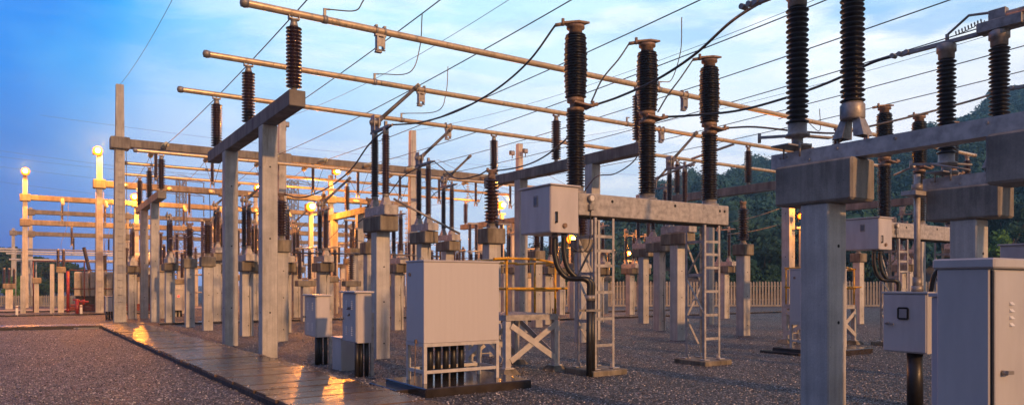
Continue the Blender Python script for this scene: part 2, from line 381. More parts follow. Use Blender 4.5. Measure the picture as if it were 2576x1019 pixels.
# busbars
ZP = 7.36
CONT = [[6.42, 16.15, 25.9], [9.34, 19.1, 28.9], [12.33, 22.0, 31.8]]
def busbar(v, u0, u1, lab, conts, stubs, mains=True):
    t = thing('busbar', lab, 'busbar', (u0, v, ZP), 0, 'tubular aluminium busbars'); L = u1-u0
    MB().cyl((0, 0, 0), (L, 0, 0), .076, n=20, caps=False).build('pipe', 'aluminium', t)
    for x in (0, L):
        e = MB(); e.ball((x, 0, 0), .098, 16, 10); e.cyl((x-.07, 0, 0), (x+.07, 0, 0), .088, n=20); e.build('end_cap', 'cast_metal', t)
    for x in conts:
        x -= u0; c = MB()
        for s in (-.1, .1):
            c.cyl((x+s-.02, 0, 0), (x+s+.02, 0, 0), .098, n=16); c.box(x+s-.03, x+s+.03, -.05, .05, .07, .12, .005); c.cyl((x+s, -.055, .095), (x+s, .055, .095), .013, n=6)
        c.box(x-.13, x+.13, -.05, .05, -.13, -.075, .005)
        c.box(x-.10, x-.055, -.06, .06, -.46, -.13, .006); c.box(x+.055, x+.10, -.06, .06, -.40, -.13, .006)
        c.box(x-.10, x+.10, -.062, -.045, -.36, -.16, .004); c.cyl((x-.14, 0, -.42), (x+.12, 0, -.42), .018, n=8); c.box(x-.12, x+.03, -.05, .05, -.49, -.455, .004)
        c.build('contact_bracket', 'cast_metal', t)
    for x, up in stubs:
        x -= u0; c = MB(); c.cyl((x-.05, 0, 0), (x+.05, 0, 0), .088, n=16); c.box(x-.055, x+.055, -.03, .03, .06, .085, .004)
        c.box(x-.03, x+.03, -.02, .02, .07, .24, .004); c.cyl((x-.03, 0, .22), (x+.12, 0, .24), .02, n=8); c.build('terminal_stub', 'cast_metal', t)
    return t
PNAME = ['nearest and highest', 'second', 'third']
STUB = [[(5.15, 1), (15.1, 1)], [(7.9, 1), (17.4, 1)], [(10.5, 1)]]
for j, v in enumerate(PV):
    busbar(v, 3.5, 34.4, f'{PNAME[j]} of the three long near pipes crossing from upper left to right', CONT[j], STUB[j])
    busbar(v+19.05, 3.5, 25.0, f'{PNAME[j]} of the three distant pipes behind the lit lamps', [], [])
# ---- pedestals
_ped = {}
def pedestal(loc, label, top, w=.33, cap=(.44, 1.05, .35), holes=True, pipe=False, rz=0, capmat='cap_concrete', group='concrete pedestals for the switchgear'):
    key = (round(top, 2), w, cap, pipe, capmat)
    if key in _ped: return dup(_ped[key], loc, label, rz, group)
    t = thing('concrete_pedestal', label, 'pedestal', loc, rz, group); h = w/2
    c = MB(); c.box(-h, h, -h, h, -.1, top-cap[2]-.002, .014); co = c.build('column', 'concrete', t)
    MB().box(-cap[0]/2, cap[0]/2, -cap[1]/2, cap[1]/2, top-cap[2], top, .022).build('cap', capmat, t)
    for z in (.35, 1.3, 2.1): MB().cyl((h*.1, -h-.004, z), (h*.1, -h+.002, z), .018, n=10).build('bolt_hole', 'dark_hole', co)
    if pipe:
        p = MB(); p.tube(spline([(h*.35, -cap[1]/2-.012, top+.02), (h*.35, -cap[1]/2-.014, top-cap[2]-.02), (h*.35, -h-.014, top-cap[2]-.2), (h*.3, -h-.012, 1.2), (h*.45, -h-.012, .4), (h*.45, -h-.012, -.02)], 6), .009, 6); p.build('earth_wire', 'cable_black', t)
    _ped[key] = t; return t
# ---- pantograph style disconnector
def disconnector(loc, label, arm=True, rz=0, short=False, group='busbar disconnectors with tilted arms'):
    key = ('dis', arm, short)
    if key in _ped: return dup(_ped[key], loc, label, rz, group)
    t = thing('disconnector', label, 'disconnector', loc, rz, group); H = 1.45 if short else 1.62
    b = MB(); b.box(-.16, -.14, -.62, .55, .02, .22, .004); b.box(.14, .16, -.62, .55, .02, .22, .004); b.box(-.17, .17, -.62, -.60, .01, .23, .004); b.box(-.17, .17, -.55, -.35, .22, .24, .004); b.box(-.17, .17, .2, .5, .22, .24, .004)
    for y in (-.5, .4):
        for x in (-.1, .1): b.cyl((x, y, 0), (x, y, .30), .012, n=6); b.cyl((x*1.5, y-.1, .1), (x*1.75, y-.1, .1), .018, n=6)
    b.build('base_frame', 'galvanized', t)
    for y in (-.3, .33):
        f = MB(); f.add([(-.11, y-.11, .24), (.11, y-.11, .24), (.11, y+.11, .24), (-.11, y+.11, .24), (-.055, y-.055, .44), (.055, y-.055, .44), (.055, y+.055, .44), (-.055, y+.055, .44)], [(0, 1, 5, 4), (1, 2, 6, 5), (2, 3, 7, 6), (3, 0, 4, 7), (4, 5, 6, 7)])
        f.cyl((0, y, .43), (0, y, .50), .075, n=16)
        i = MB(); i.sheds(0, y, .5, H+.22, .10, .062, 24, 18); io = i.build('porcelain_stack', 'porcelain', t); f.build('insulator_foot', 'cast_metal', io)
        k = MB(); k.cyl((0, y, H+.22), (0, y, H+.36), .07, n=16); k.build('insulator_cap', 'cast_metal', io)
    z = H+.36; h = MB()
    h.box(-.04, .04, -.55, .52, z, z+.06, .006); h.box(-.07, -.045, .2, .42, z+.05, z+.42, .005); h.box(.045, .07, .2, .42, z+.05, z+.36, .005)
    h.cyl((-.11, .31, z+.25), (.12, .31, z+.25), .075, n=16); h.cyl((-.13, .31, z+.25), (-.10, .31, z+.25), .045, n=12); h.cyl((0, -.5, z+.03), (0, -.68, z+.02), .03, n=8); h.box(-.03, .03, -.34, -.26, z+.06, z+.17, .005)
    h.tube(spline([(.05, -.25, z+.1), (.12, .0, z+.2), (.2, .12, z+.17), (.33, .26, z+.22)], 5), .018, 6); h.build('hinge_head', 'cast_metal', t)
    if arm:
        a = MB(); p = Vector((.05, .31, z+.27)); q = Vector((.98, .2, z+1.18))
        a.cyl(p, q, .047, .040, n=14); dd = (q-p).normalized(); a.cyl(q-dd*.05, q+dd*.10, .05, n=12); a.bar(q+dd*.02, q+dd*.14, .07, .10); a.cyl(p-dd*.02, p+dd*.18, .055, n=12)
        a.build('arm', 'cable_grey', t)
    _ped[key] = t; return t
dset = [((6.62, 15.45), 'tallest, nearest stepped', 2), ((9.58, 19.15), 'middle stepped', 1), ((12.45, 22.95), 'smallest stepped', 0)]
for k, ((u, v), nm, _) in enumerate(dset):
    pos = ['right of the twin grey kiosks', 'behind the left edge of the big cabinet', 'above the middle of the big cabinet'][k]
    pedestal((u, v, 0), f'wide capped concrete pedestal {pos}', 3.25, pipe=(k == 1))
    disconnector((u, v, 3.25), f'{nm} disconnector with arm reaching up right, {pos}')
    u2 = u+9.72
    pos = ['directly behind the right ladder tower', 'left of the right ladder tower', 'farthest of three left of the right ladder tower'][k]
    pedestal((u2, v, 0), f'stained capped pedestal {pos}', 3.25, pipe=(k == 1))
    disconnector((u2, v, 3.25), f'disconnector above its stained cap {pos}')
    if k < 2:
        u3 = u+27.3
        pedestal((u3, v, 0), f"{['first','second'][k]} distant pedestal beyond the right breaker box", 3.25); disconnector((u3, v, 3.25), f"{['first','second'][k]} distant disconnector beyond the right breaker box")
    pedestal((u+.2, v+19.05, 0), f"{['left','middle','right'][k]} far pedestal among the busy background left of the big cabinet", 3.1); disconnector((u+.2, v+19.05, 3.1), f"{['left','middle','right'][k]} far disconnector beneath the distant pipes")
# ---- line disconnectors on low pedestals (row behind)
rows = [(5.8, 24.6), (8.35, 24.5), (11.26, 24.7), (15.4, 24.6), (18.1, 24.6), (21.0, 24.6), (7.35, 25.6)]
rl = ['right of the left portal leg', 'behind the second grey kiosk', 'between big cabinet and tall stepped pedestal', 'just right of the big cabinet top', 'behind the left of the yellow railing', 'seen through the left ladder tower', 'above the first grey kiosk']
for (u, v), l in zip(rows, rl):
    pedestal((u, v, 0), f'low stained pedestal {l}', 2.45, .36, (.5, .95, .32), pipe=True)
    disconnector((u, v, 2.45), f'low line disconnector {l}', arm=(u in (5.8, 8.35)), short=True, group='line disconnectors on low pedestals')
far = [((427, 30.8), 'left of the small distant portal legs, double column'), ((333, 35.6), 'just right of the tall gantry column'), ((555, 33.0), 'left of the tall portal leg'), ((640, 33.5), 'between the two tall portal legs'),
       ((662, 38), 'small one right of the left tall portal leg'), ((745, 37), 'far one right of the right tall portal leg'), ((905, 41), 'far one left of the stepped pedestal'), ((1585, 40.3), 'beside the small lamp left of the hill fence'), ((1614, 41), 'second from the small lamp by the fence'), ((1822, 36.0), 'right of the right ladder tower before the hill'),
       ((1290, 38), 'far behind the left railing posts'), ((1410, 40), 'far behind the right railing posts'), ((2265, 33), 'behind the right breaker beam')]
for (px, d), l in far:
    p = col_at(px, d); pedestal(p, f'far slim pedestal {l}', 2.6, .36, (.55, .95, .32), pipe=True); disconnector(p+Vector((0, 0, 2.6)), f'far line disconnector {l}', arm=False, short=True, group='line disconnectors on low pedestals')
# ---- broad-shed support insulators on square caps
def support(loc, label, hgt=1.35):
    key = ('sup', hgt)
    grp = 'broad shed support insulators on square capped posts'
    if key in _ped: return dup(_ped[key], loc, label, 0, grp)
    t = thing('support_insulator', label, 'insulator', loc, 0, grp)
    f = MB(); f.lathe([(.12, 0), (.12, .025), (.085, .03), (.085, .13)], n=16)
    for k in range(4): f.cyl((.1*cos(k*pi/2+.8), .1*sin(k*pi/2+.8), 0), (.1*cos(k*pi/2+.8), .1*sin(k*pi/2+.8), .06), .013, n=6)
    f.build('base_flange', 'cast_metal', t)
    MB().sheds(0, 0, .13, hgt-.17, .178, .088, 13).build('porcelain_stack', 'porcelain', t)
    c = MB(); c.lathe([(.1, hgt-.172), (.095, hgt-.12), (.075, hgt-.02), (.09, hgt-.015), (.09, hgt)], n=16); c.cyl((-.13, 0, hgt+.04), (.14, 0, hgt+.04), .028, n=8); c.cyl((-.11, 0, hgt-.01), (-.11, 0, hgt+.09), .035, n=8); c.cyl((.11, 0, hgt-.01), (.11, 0, hgt+.09), .035, n=8)
    c.build('cable_clamp', 'rusty_metal', t); _ped[key] = t; return t
sup = [((9.08, 14.55), 'above the right end of the big cabinet'), ((6.15, 21.8), 'right of the tall right portal leg'), ((8.9, 21.6), 'behind the nearest stepped pedestal'), ((13.45, 16.5), 'behind the breaker gauge'), ((19.6, 15.6), 'alone on the open gravel before the hill'),
       ((5.1, 30.9), 'left one of the pair between the portals'), ((5.3, 28.4), 'right one of the pair between the portals'), ((16.6, 23.2), 'under the breaker control box'), ((23.4, 15.6), 'left of the thick foreground pillar'), ((29.6, 17.5), 'behind the right breaker beam')]
for (u, v), l in sup:
    h = 2.72 if l.startswith(('left one', 'right one')) else 3.03
    pedestal((u, v, 0), f'square capped concrete post {l}', h, .33, (.5, .5, .37), group='square capped posts'); support((u, v, h), f'broad ribbed insulator {l}')
# ================================================================= CIRCUIT BREAKERS
def breaker(loc, label):
    """origin at first pole foot (u 8.46, v 10.57)"""
    t = thing('circuit_breaker', label, 'circuit breaker', loc, 0, 'three pole circuit breakers')
    # beam (hollow channel with return lip)
    b = MB(); b.box(-.10, 4.07, -.22, .21, 2.98, 3.395, .012); bo = b.build('beam', 'galvanized', t)
    for x, z in ((.72, 3.28), (2.42, 3.30), (3.78, 3.27), (3.93, 3.27)): MB().cyl((x, -.225, z), (x, -.219, z), .030, n=12).build('bolt_hole', 'dark_hole', bo)
    ch = MB(); ch.box(-.10, 4.06, -.17, .16, 2.955, 2.978); ch.build('hollow_shade', 'dark_hole', bo)  # near-black plate paints the shade of the hollow under the beam
    for k in range(3):
        x = k*1.85; p = MB()
        p.lathe([(.20, 3.397), (.20, 3.43), (.155, 3.44), (.155, 3.52)], x, 0, 24); po = p.build('pole_foot', 'cast_metal', t)
        MB().sheds(x, 0, 3.52, 4.93, .183, .125, 27, 24).build('lower_insulator', 'porcelain_dark', po)
        m_ = MB(); m_.lathe([(.13, 4.93), (.165, 4.95), (.165, 5.0), (.11, 5.02), (.11, 5.1), (.165, 5.12), (.165, 5.17), (.14, 5.2)], x, 0, 24)
        m_.add([(x-.2, -.24, 5.05), (x+.24, -.24, 5.02), (x+.3, .05, 5.02), (x+.05, .2, 5.07), (x-.2, -.24, 5.085), (x+.24, -.24, 5.055), (x+.3, .05, 5.055), (x+.05, .2, 5.105)], [(0, 3, 2, 1), (4, 5, 6, 7), (0, 1, 5, 4), (1, 2, 6, 5), (2, 3, 7, 6), (3, 0, 4, 7)])
        m_.cyl((x+.22, -.15, 5.06), (x+.36, -.22, 5.09), .035, n=8); m_.cyl((x+.24, -.22, 5.02), (x+.24, -.22, 5.13), .03, n=8)
        m_.build('middle_terminal', 'rusty_metal', po)
        MB().sheds(x, 0, 5.2, 6.40, .203, .148, 24, 24, .12).build('upper_insulator', 'porcelain_dark', po)
        c = MB(); c.lathe([(.13, 6.40), (.12, 6.48), (.17, 6.50), (.17, 6.55)], x, 0, 20)
        c.add([(x-.30, .03, 6.555), (x-.05, -.16, 6.575), (x+.22, -.15, 6.60), (x+.16, .16, 6.60), (x-.10, .16, 6.575), (x-.30, .03, 6.59), (x-.05, -.16, 6.61), (x+.22, -.15, 6.635), (x+.16, .16, 6.635), (x-.10, .16, 6.61)],
              [(4, 3, 2, 1, 0), (5, 6, 7, 8, 9), (0, 1, 6, 5), (1, 2, 7, 6), (2, 3, 8, 7), (3, 4, 9, 8), (4, 0, 5, 9)])
        c.cyl((x-.26, .03, 6.55), (x-.40, .10, 6.52), .035, n=8); c.cyl((x-.3, .0, 6.50), (x-.3, .0, 6.63), .03, n=8); c.build('top_terminal', 'rusty_metal', po)
    # control box
    cb = MB(); cb.box(-.80, -.17, -.30, .66, 2.63, 3.47, .008); cbo = cb.build('control_box', 'box_paint', t)
    MB().box(-.84, -.14, -.34, .70, 3.472, 3.50, .006).build('box_lid', 'box_paint', cbo)
    d = MB(); d.box(-.812, -.80, -.285, .645, 2.65, 3.45, .004); d.build('box_door', 'box_paint', cbo)
    w = MB(); w.box(-.822, -.812, .08, .22, 3.12, 3.32, .004); w.build('window_frame', 'cast_metal', cbo)
    w = MB(); w.box(-.826, -.822, .105, .195, 3.15, 3.29); w.build('window_pane', 'lens_glass', cbo)
    h = MB(); h.box(-.71, -.68, -.345, -.305, 2.80, 2.83); h.box(-.71, -.68, -.35, -.335, 2.80, 3.0); h.box(-.71, -.68, -.345, -.305, 2.98, 3.0); h.build('handle', 'dark_hole', cbo)
    k = MB(); k.cyl((-.50, -.302, 2.76), (-.50, -.335, 2.76), .045, n=16); k.cyl((-.50, -.335, 2.76), (-.50, -.345, 2.76), .030, n=12); k.build('lock_knob', 'rusty_metal', cbo)
    gg = MB(); gg.cyl((.16, -.25, 3.30), (.16, -.30, 3.30), .07, n=20); gg.box(.11, .21, -.29, -.225, 3.08, 3.19, .006); gg.cyl((.16, -.25, 3.19), (.16, -.25, 3.25), .015, n=8); g2 = gg.build('pressure_gauge', 'cast_metal', t)
    MB().cyl((.16, -.302, 3.30), (.16, -.304, 3.30), .052, n=20).build('gauge_dial', 'white_paint', g2)
    lp = MB(); lp.tube(spline([(.16, -.25, 3.08), (.16, -.24, 2.8), (.14, -.22, 2.45), (0, -.2, 2.3), (-.2, -.15, 2.38), (-.27, -.1, 2.62)], 6), .010, 6); lp.build('sensor_cable', 'cable_black', t)
    # two ladder towers
    for x0 in (.24, 3.24):
        lt = MB(); xs = (x0, x0+.49); ys = (-.27, .26)
        for x in xs:
            for y in ys:
                sx = .052 if x == xs[0] else -.052; sy = .052 if y == ys[0] else -.052
                lt.box(min(x, x+sx), max(x, x+sx), min(y, y+sy*.13), max(y, y+sy*.13), .13, 2.95)
                lt.box(min(x, x+sx*.13), max(x, x+sx*.13), min(y, y+sy), max(y, y+sy), .13, 2.95)
                lt.box(x-.07 if x == xs[0] else x-.09, x+.09 if x == xs[0] else x+.07, y-.07, y+.07, .105, .125, .003)
                lt.cyl((x+sx*.8, y+sy*.8, .1), (x+sx*.8, y+sy*.8, .2), .018, n=8)
        for z in (.55, 1.05, 1.55, 2.05, 2.33, 2.60): lt.box(xs[0]+.012, xs[1]-.012, ys[0]+.009, ys[0]+.02, z-.027, z+.027)
        for z in (1.0, 1.9, 2.6): lt.box(xs[0]+.009, xs[0]+.02, ys[0]+.03, ys[1]-.03, z-.03, z+.03)
        lt.bar((xs[0]+.03, ys[1]-.015, 2.55), (xs[1]-.03, ys[1]-.015, 1.75), .012, .05); lt.bar((xs[1]-.03, ys[1]-.015, 1.65), (xs[0]+.03, ys[1]-.015, 1.0), .012, .05); lt.bar((xs[0]+.03, ys[1]-.015, .95), (xs[1]-.03, ys[1]-.015, .3), .012, .05)
        lt.bar((xs[0]+.015, ys[0]+.03, 2.5), (xs[0]+.015, ys[1]-.03, 1.9), .05, .012); lt.bar((xs[0]+.015, ys[1]-.03, 1.8), (xs[0]+.015, ys[0]+.03, 1.1), .05, .012)
        lto = lt.build('ladder_tower', 'galvanized', t)
        MB().box(xs[0]-.17, xs[1]+.17, -.45, .44, -.02, .10, .015).build('footing', 'cap_concrete', lto)
    # corrugated hoses and conduits
    for k_, (x, y) in enumerate(((-.48, .02), (-.32, -.06))):
        hs = MB(); ex, ey = (.13, -.33) if k_ else (.03, -.36)
        pts = spline([(x, y, 2.63), (x, y, 2.3), (x+.06, y-.04, 2.0), (x+.22, y-.12, 1.82), (ex-.10, ey+.05, 1.80), (ex, ey, 1.72), (ex, ey, 1.50)], 16)
        hs.tube(pts, [.048+(.006 if i % 2 else 0) for i in range(len(pts))], 12); hso = hs.build('corrugated_hose', 'black_rubber', t)
        MB().cyl((x, y, 2.55), (x, y, 2.628), .056, n=14).build('hose_collar', 'cast_metal', hso)
        c = MB(); c.cyl((ex, ey, -.02), (ex, ey, 1.47), .054, n=14); co = c.build('conduit', 'black_rubber', t)
        MB().cyl((ex, ey, 1.40), (ex, ey, 1.50), .060, n=14).build('conduit_collar', 'cast_metal', co)
    br = MB(); br.bar((-.16, -.29, 1.22), (.30, -.29, 1.22), .02, .04); br.bar((-.10, -.42, 1.22), (.28, -.42, 1.22), .015, .04); br.build('conduit_bracket', 'cast_metal', t)
    return t
bk = breaker((8.46, 10.57, 0), 'near three pole breaker with white control box and ladder towers on the gravel')
dup(bk, (19.45, 10.75, 0), 'distant three pole breaker seen between the two thick foreground pillars')
# ---- service platform
def platform(loc, label):
    t = thing('service_platform', label, 'platform', loc, 0, 'service platforms with yellow railings'); W, D, H = 1.15, 1.4, 1.09
    d = MB(); d.box(-.04, W+.04, -.04, D+.04, H, H+.025); d.box(-.04, W+.04, -.045, -.03, H-.08, H-.001); d.box(-.045, -.03, -.04, D+.04, H-.08, H-.001); d.box(W+.03, W+.045, -.04, D+.04, H-.08, H-.001)
    for i in range(14): d.box(.02+i*.08, .05+i*.08, -.02, D, H+.026, H+.032)
    d.build('deck', 'galvanized', t)
    for x in (0, W):
        for y in (0, D):
            l = MB(); l.box(x-.06, x+.06, y-.06, y+.06, .12, H-.09, .004); l.box(x-.1, x+.1, y-.1, y+.1, .10, .125); lo = l.build('leg', 'steel_paint', t)
            fo = MB(); fo.add([(x-.21, y-.21, -.02), (x+.21, y-.21, -.02), (x+.21, y+.21, -.02), (x-.21, y+.21, -.02), (x-.13, y-.13, .098), (x+.13, y-.13, .098), (x+.13, y+.13, .098), (x-.13, y+.13, .098)], [(0, 1, 5, 4), (1, 2, 6, 5), (2, 3, 7, 6), (3, 0, 4, 7), (4, 5, 6, 7)]); fo.build('footing', 'cap_concrete', lo)
    for a, b, c in (((.05, -.07, .25), (W-.05, -.07, H-.17), .02), ((.05, -.09, H-.17), (W-.05, -.09, .25), .02), ((.05, D, .25), (W-.05, D, H-.17), .02), ((.05, D+.02, H-.17), (W-.05, D+.02, .25), .02)):
        MB().bar(a, b, .015, .11).build('brace', 'steel_paint', t)
    for a, b in (((-.07, .05, .25), (-.07, D-.05, H-.17)), ((-.09, .05, H-.17), (-.09, D-.05, .25)), ((W+.07, .05, .25), (W+.07, D-.05, H-.17))):
        MB().bar(a, b, .015, .11).build('brace', 'steel_paint', t)
    def rail(a, r=.024): MB().tube(a, r, 10).build('rail', 'yellow_paint', t)
    T = 2.17; Mid = 1.62
    for x, y in ((.0, 0), (.0, D*.5), (0, D), (W, 0), (W, D*.5), (W*.5, D)): MB().cyl((x, y, H+.03), (x, y, T-.02), .024, n=10).build('rail_post', 'yellow_paint', t)
    for z in (T, Mid):
        rail([(-.02, -.04, z), (-.02, D+.03, z)]); rail([(W+.02, -.04, z-.04), (W+.02, D+.03, z-.04)]); rail([(-.02, D, z-.02), (W+.02, D, z-.02)])
    rail([(-.02, 0, Mid), (W+.25, -.06, Mid)]); rail(spline([(-.35, -.1, T), (0, -.03, T+.02), (W*.6, -.03, T+.01), (W+.1, .1, T-.06), (W+.15, .5, T-.08)], 5))
    ld = MB()
    for x in (.35, .75): ld.box(x-.02, x+.02, D+.12, D+.16, 0, H+.02)
    for z in (.25, .55, .85): ld.box(.37, .73, D+.125, D+.155, z-.012, z+.012)
    ld.build('ladder', 'galvanized', t); return t
pf = platform((7.42, 11.35, 0), 'near grey steel platform with yellow railing beside the big cabinet')
dup(pf, (18.25, 11.6, 0), 'distant steel platform with yellow railing behind the thick pillar')
# ---- big marshalling cabinet
def cabinet(loc, label, sl):
    t = thing('junction_cabinet', label, 'cabinet', loc, 0, 'large grey cabinets on steel frames')
    MB().box(0, 1.40, 0, .64, .77, 2.055, .006).build('body', 'ribbed_paint', t)
    MB().box(-.012, 1.415, -.015, .655, 2.056, 2.085, .005).build('lid', 'box_paint', t)
    f = MB()
    for x in (.0, 1.345):
        for y in (.0, .585): f.box(x, x+.055, y, y+.055, .141, .72)
    f.box(0, 1.4, -.004, .02, .715, .768); f.box(0, 1.4, .62, .64, .715, .768); f.box(-.004, .02, 0, .64, .715, .768); f.box(1.38, 1.404, 0, .64, .715, .768)
    f.box(.056, 1.344, .01, .05, .29, .34); f.box(.01, .05, .056, .584, .29, .34); f.box(.056, 1.344, .59, .63, .29, .34); f.box(1.35, 1.39, .056, .584, .29, .34)
    f.build('frame', 'steel_paint', t)
    for k in range(5):
        c = MB(); c.cyl((.28+k*.145, .34, .141), (.28+k*.145, .34, .768), .052, n=14); c.build('conduit', 'black_rubber', t)
    k = MB(); k.cyl((-.001, .5, 1.86), (-.02, .5, 1.86), .028, n=14); k.build('lock', 'rusty_metal', t)
    e = MB(); e.box(-.03, -.001, .24, .28, .76, .82); e.tube([(-.02, .26, .82), (-.02, .26, .76), (-.03, .25, .4), (-.06, .22, .09)], .008, 6); e.build('earth_rod', 'rusty_metal', t)
    ey = MB()
    for x in (.12, 1.2): ey.tube([(x-.03, .32, 2.085), (x-.03, .32, 2.12), (x, .32, 2.145), (x+.03, .32, 2.12), (x+.03, .32, 2.085)], .008, 6)
    ey.build('lifting_eye', 'cast_metal', t)
    s = MB(); s.box(-.22, 1.72, -.50, .98, -.02, .14, .015); s.box(-.42, -.2, .1, 1.2, -.02, .06, .01)
    so = s.build('concrete_slab', 'slab_wet'); so.location = loc
    tag(so, sl, 'slab', 'wet dark slabs under the cabinets')
    return t
cabinet((5.07, 10.13, 0), 'big pale cabinet on a steel frame in the middle foreground', 'near wet dark slab beneath the big central cabinet')
dc = cabinet((15.5, 10.3, 0), 'distant pale cabinet half hidden by the thick foreground pillar', 'distant wet dark slab at the foot of the thick foreground pillar')
# ---- twin kiosks
def kiosk(loc, label, W, D, z0, z1, switches):
    t = thing('kiosk_cabinet', label, 'cabinet', loc, 0, 'grey kiosk cabinets on black conduits')
    MB().box(.012, W, 0, D, z0, z1, .005).build('body', 'box_paint', t)
    MB().box(-.05, W+.04, -.04, D+.05, z1+.001, z1+.035, .006).build('roof', 'box_paint', t)
    dm = MB(); dm.box(-.006, .011, .02, D-.02, z0+.02, z1-.015, .003); do = dm.build('door', 'box_dark_paint', t)
    for y in (D*.3, D*.68):
        for zz in [z1-.16-.035*i for i in range(5)]+[z0+.27-.035*i for i in range(5)]: MB().add([(-.007, y-.028, zz), (-.007, y+.028, zz), (-.007, y+.024, zz+.018), (-.007, y-.024, zz+.018), (-.02, y-.024, zz+.004), (-.02, y+.024, zz+.004)], [(0, 1, 5, 4), (4, 5, 2, 3), (0, 4, 3), (1, 2, 5)]).build('vent_louvre', 'white_paint', do)
    h = MB(); h.cyl((-.006, D-.06, (z0+z1)/2-.02), (-.05, D-.06, (z0+z1)/2-.02), .022, n=12); h.bar((-.05, D-.06, (z0+z1)/2), (-.05, D-.02, (z0+z1)/2-.07), .015, .022); h.build('handle', 'cast_metal', do)
    if switches:
        for y, zz in ((D*.42, z1-.28), (D*.54, z1-.28), (D*.48, z1-.40)):
            s = MB(); s.box(-.014, -.006, y-.022, y+.022, zz-.02, zz+.02); s.cyl((-.014, y, zz-.015), (-.04, y, zz-.02), .012, n=8); s.build('switch', 'black_rubber', do)
    for k in range(3): MB().cyl((.045+k*.095, .10+.04*(k % 2), -.02), (.045+k*.095, .10+.04*(k % 2), z0-.001), .042, n=12).build('conduit', 'black_rubber', t)
    for y in (.02, D-.1): MB().box(W+.002, W+.06, y, y+.06, -.02, z0+.35 if y > .1 else z0+.55).build('support_post', 'galvanized', t)
    return t
kiosk((4.86, 12.43, 0), 'right grey kiosk with black switches on its door', .29, .72, .625, 1.54, True)
kiosk((4.90, 14.80, 0), 'left grey kiosk with plain vented door', .29, .78, .585, 1.45, False)
sb = thing('ground_box', 'small pale box standing on gravel between the two kiosks', 'box', (4.98, 13.55, 0))
MB().box(0, .36, 0, .5, -.02, .63, .006).build('body', 'box_dark_paint', sb); MB().box(-.02, .38, -.02, .52, .631, .655, .004).build('lid', 'box_paint', sb)
tb = thing('terminal_box', 'small grey box fixed below the right kiosk', 'box', (5.35, 13.1, .35)); MB().box(-.12, .1, 0, .16, 0, .42, .006).build('body', 'box_dark_paint', tb); MB().box(-.13, .11, -.006, -.001, .02, .40, .002).build('cover', 'box_paint', tb)
MB().box(-.02, .02, .04, .10, -.36, 0).build('post', 'galvanized', tb)
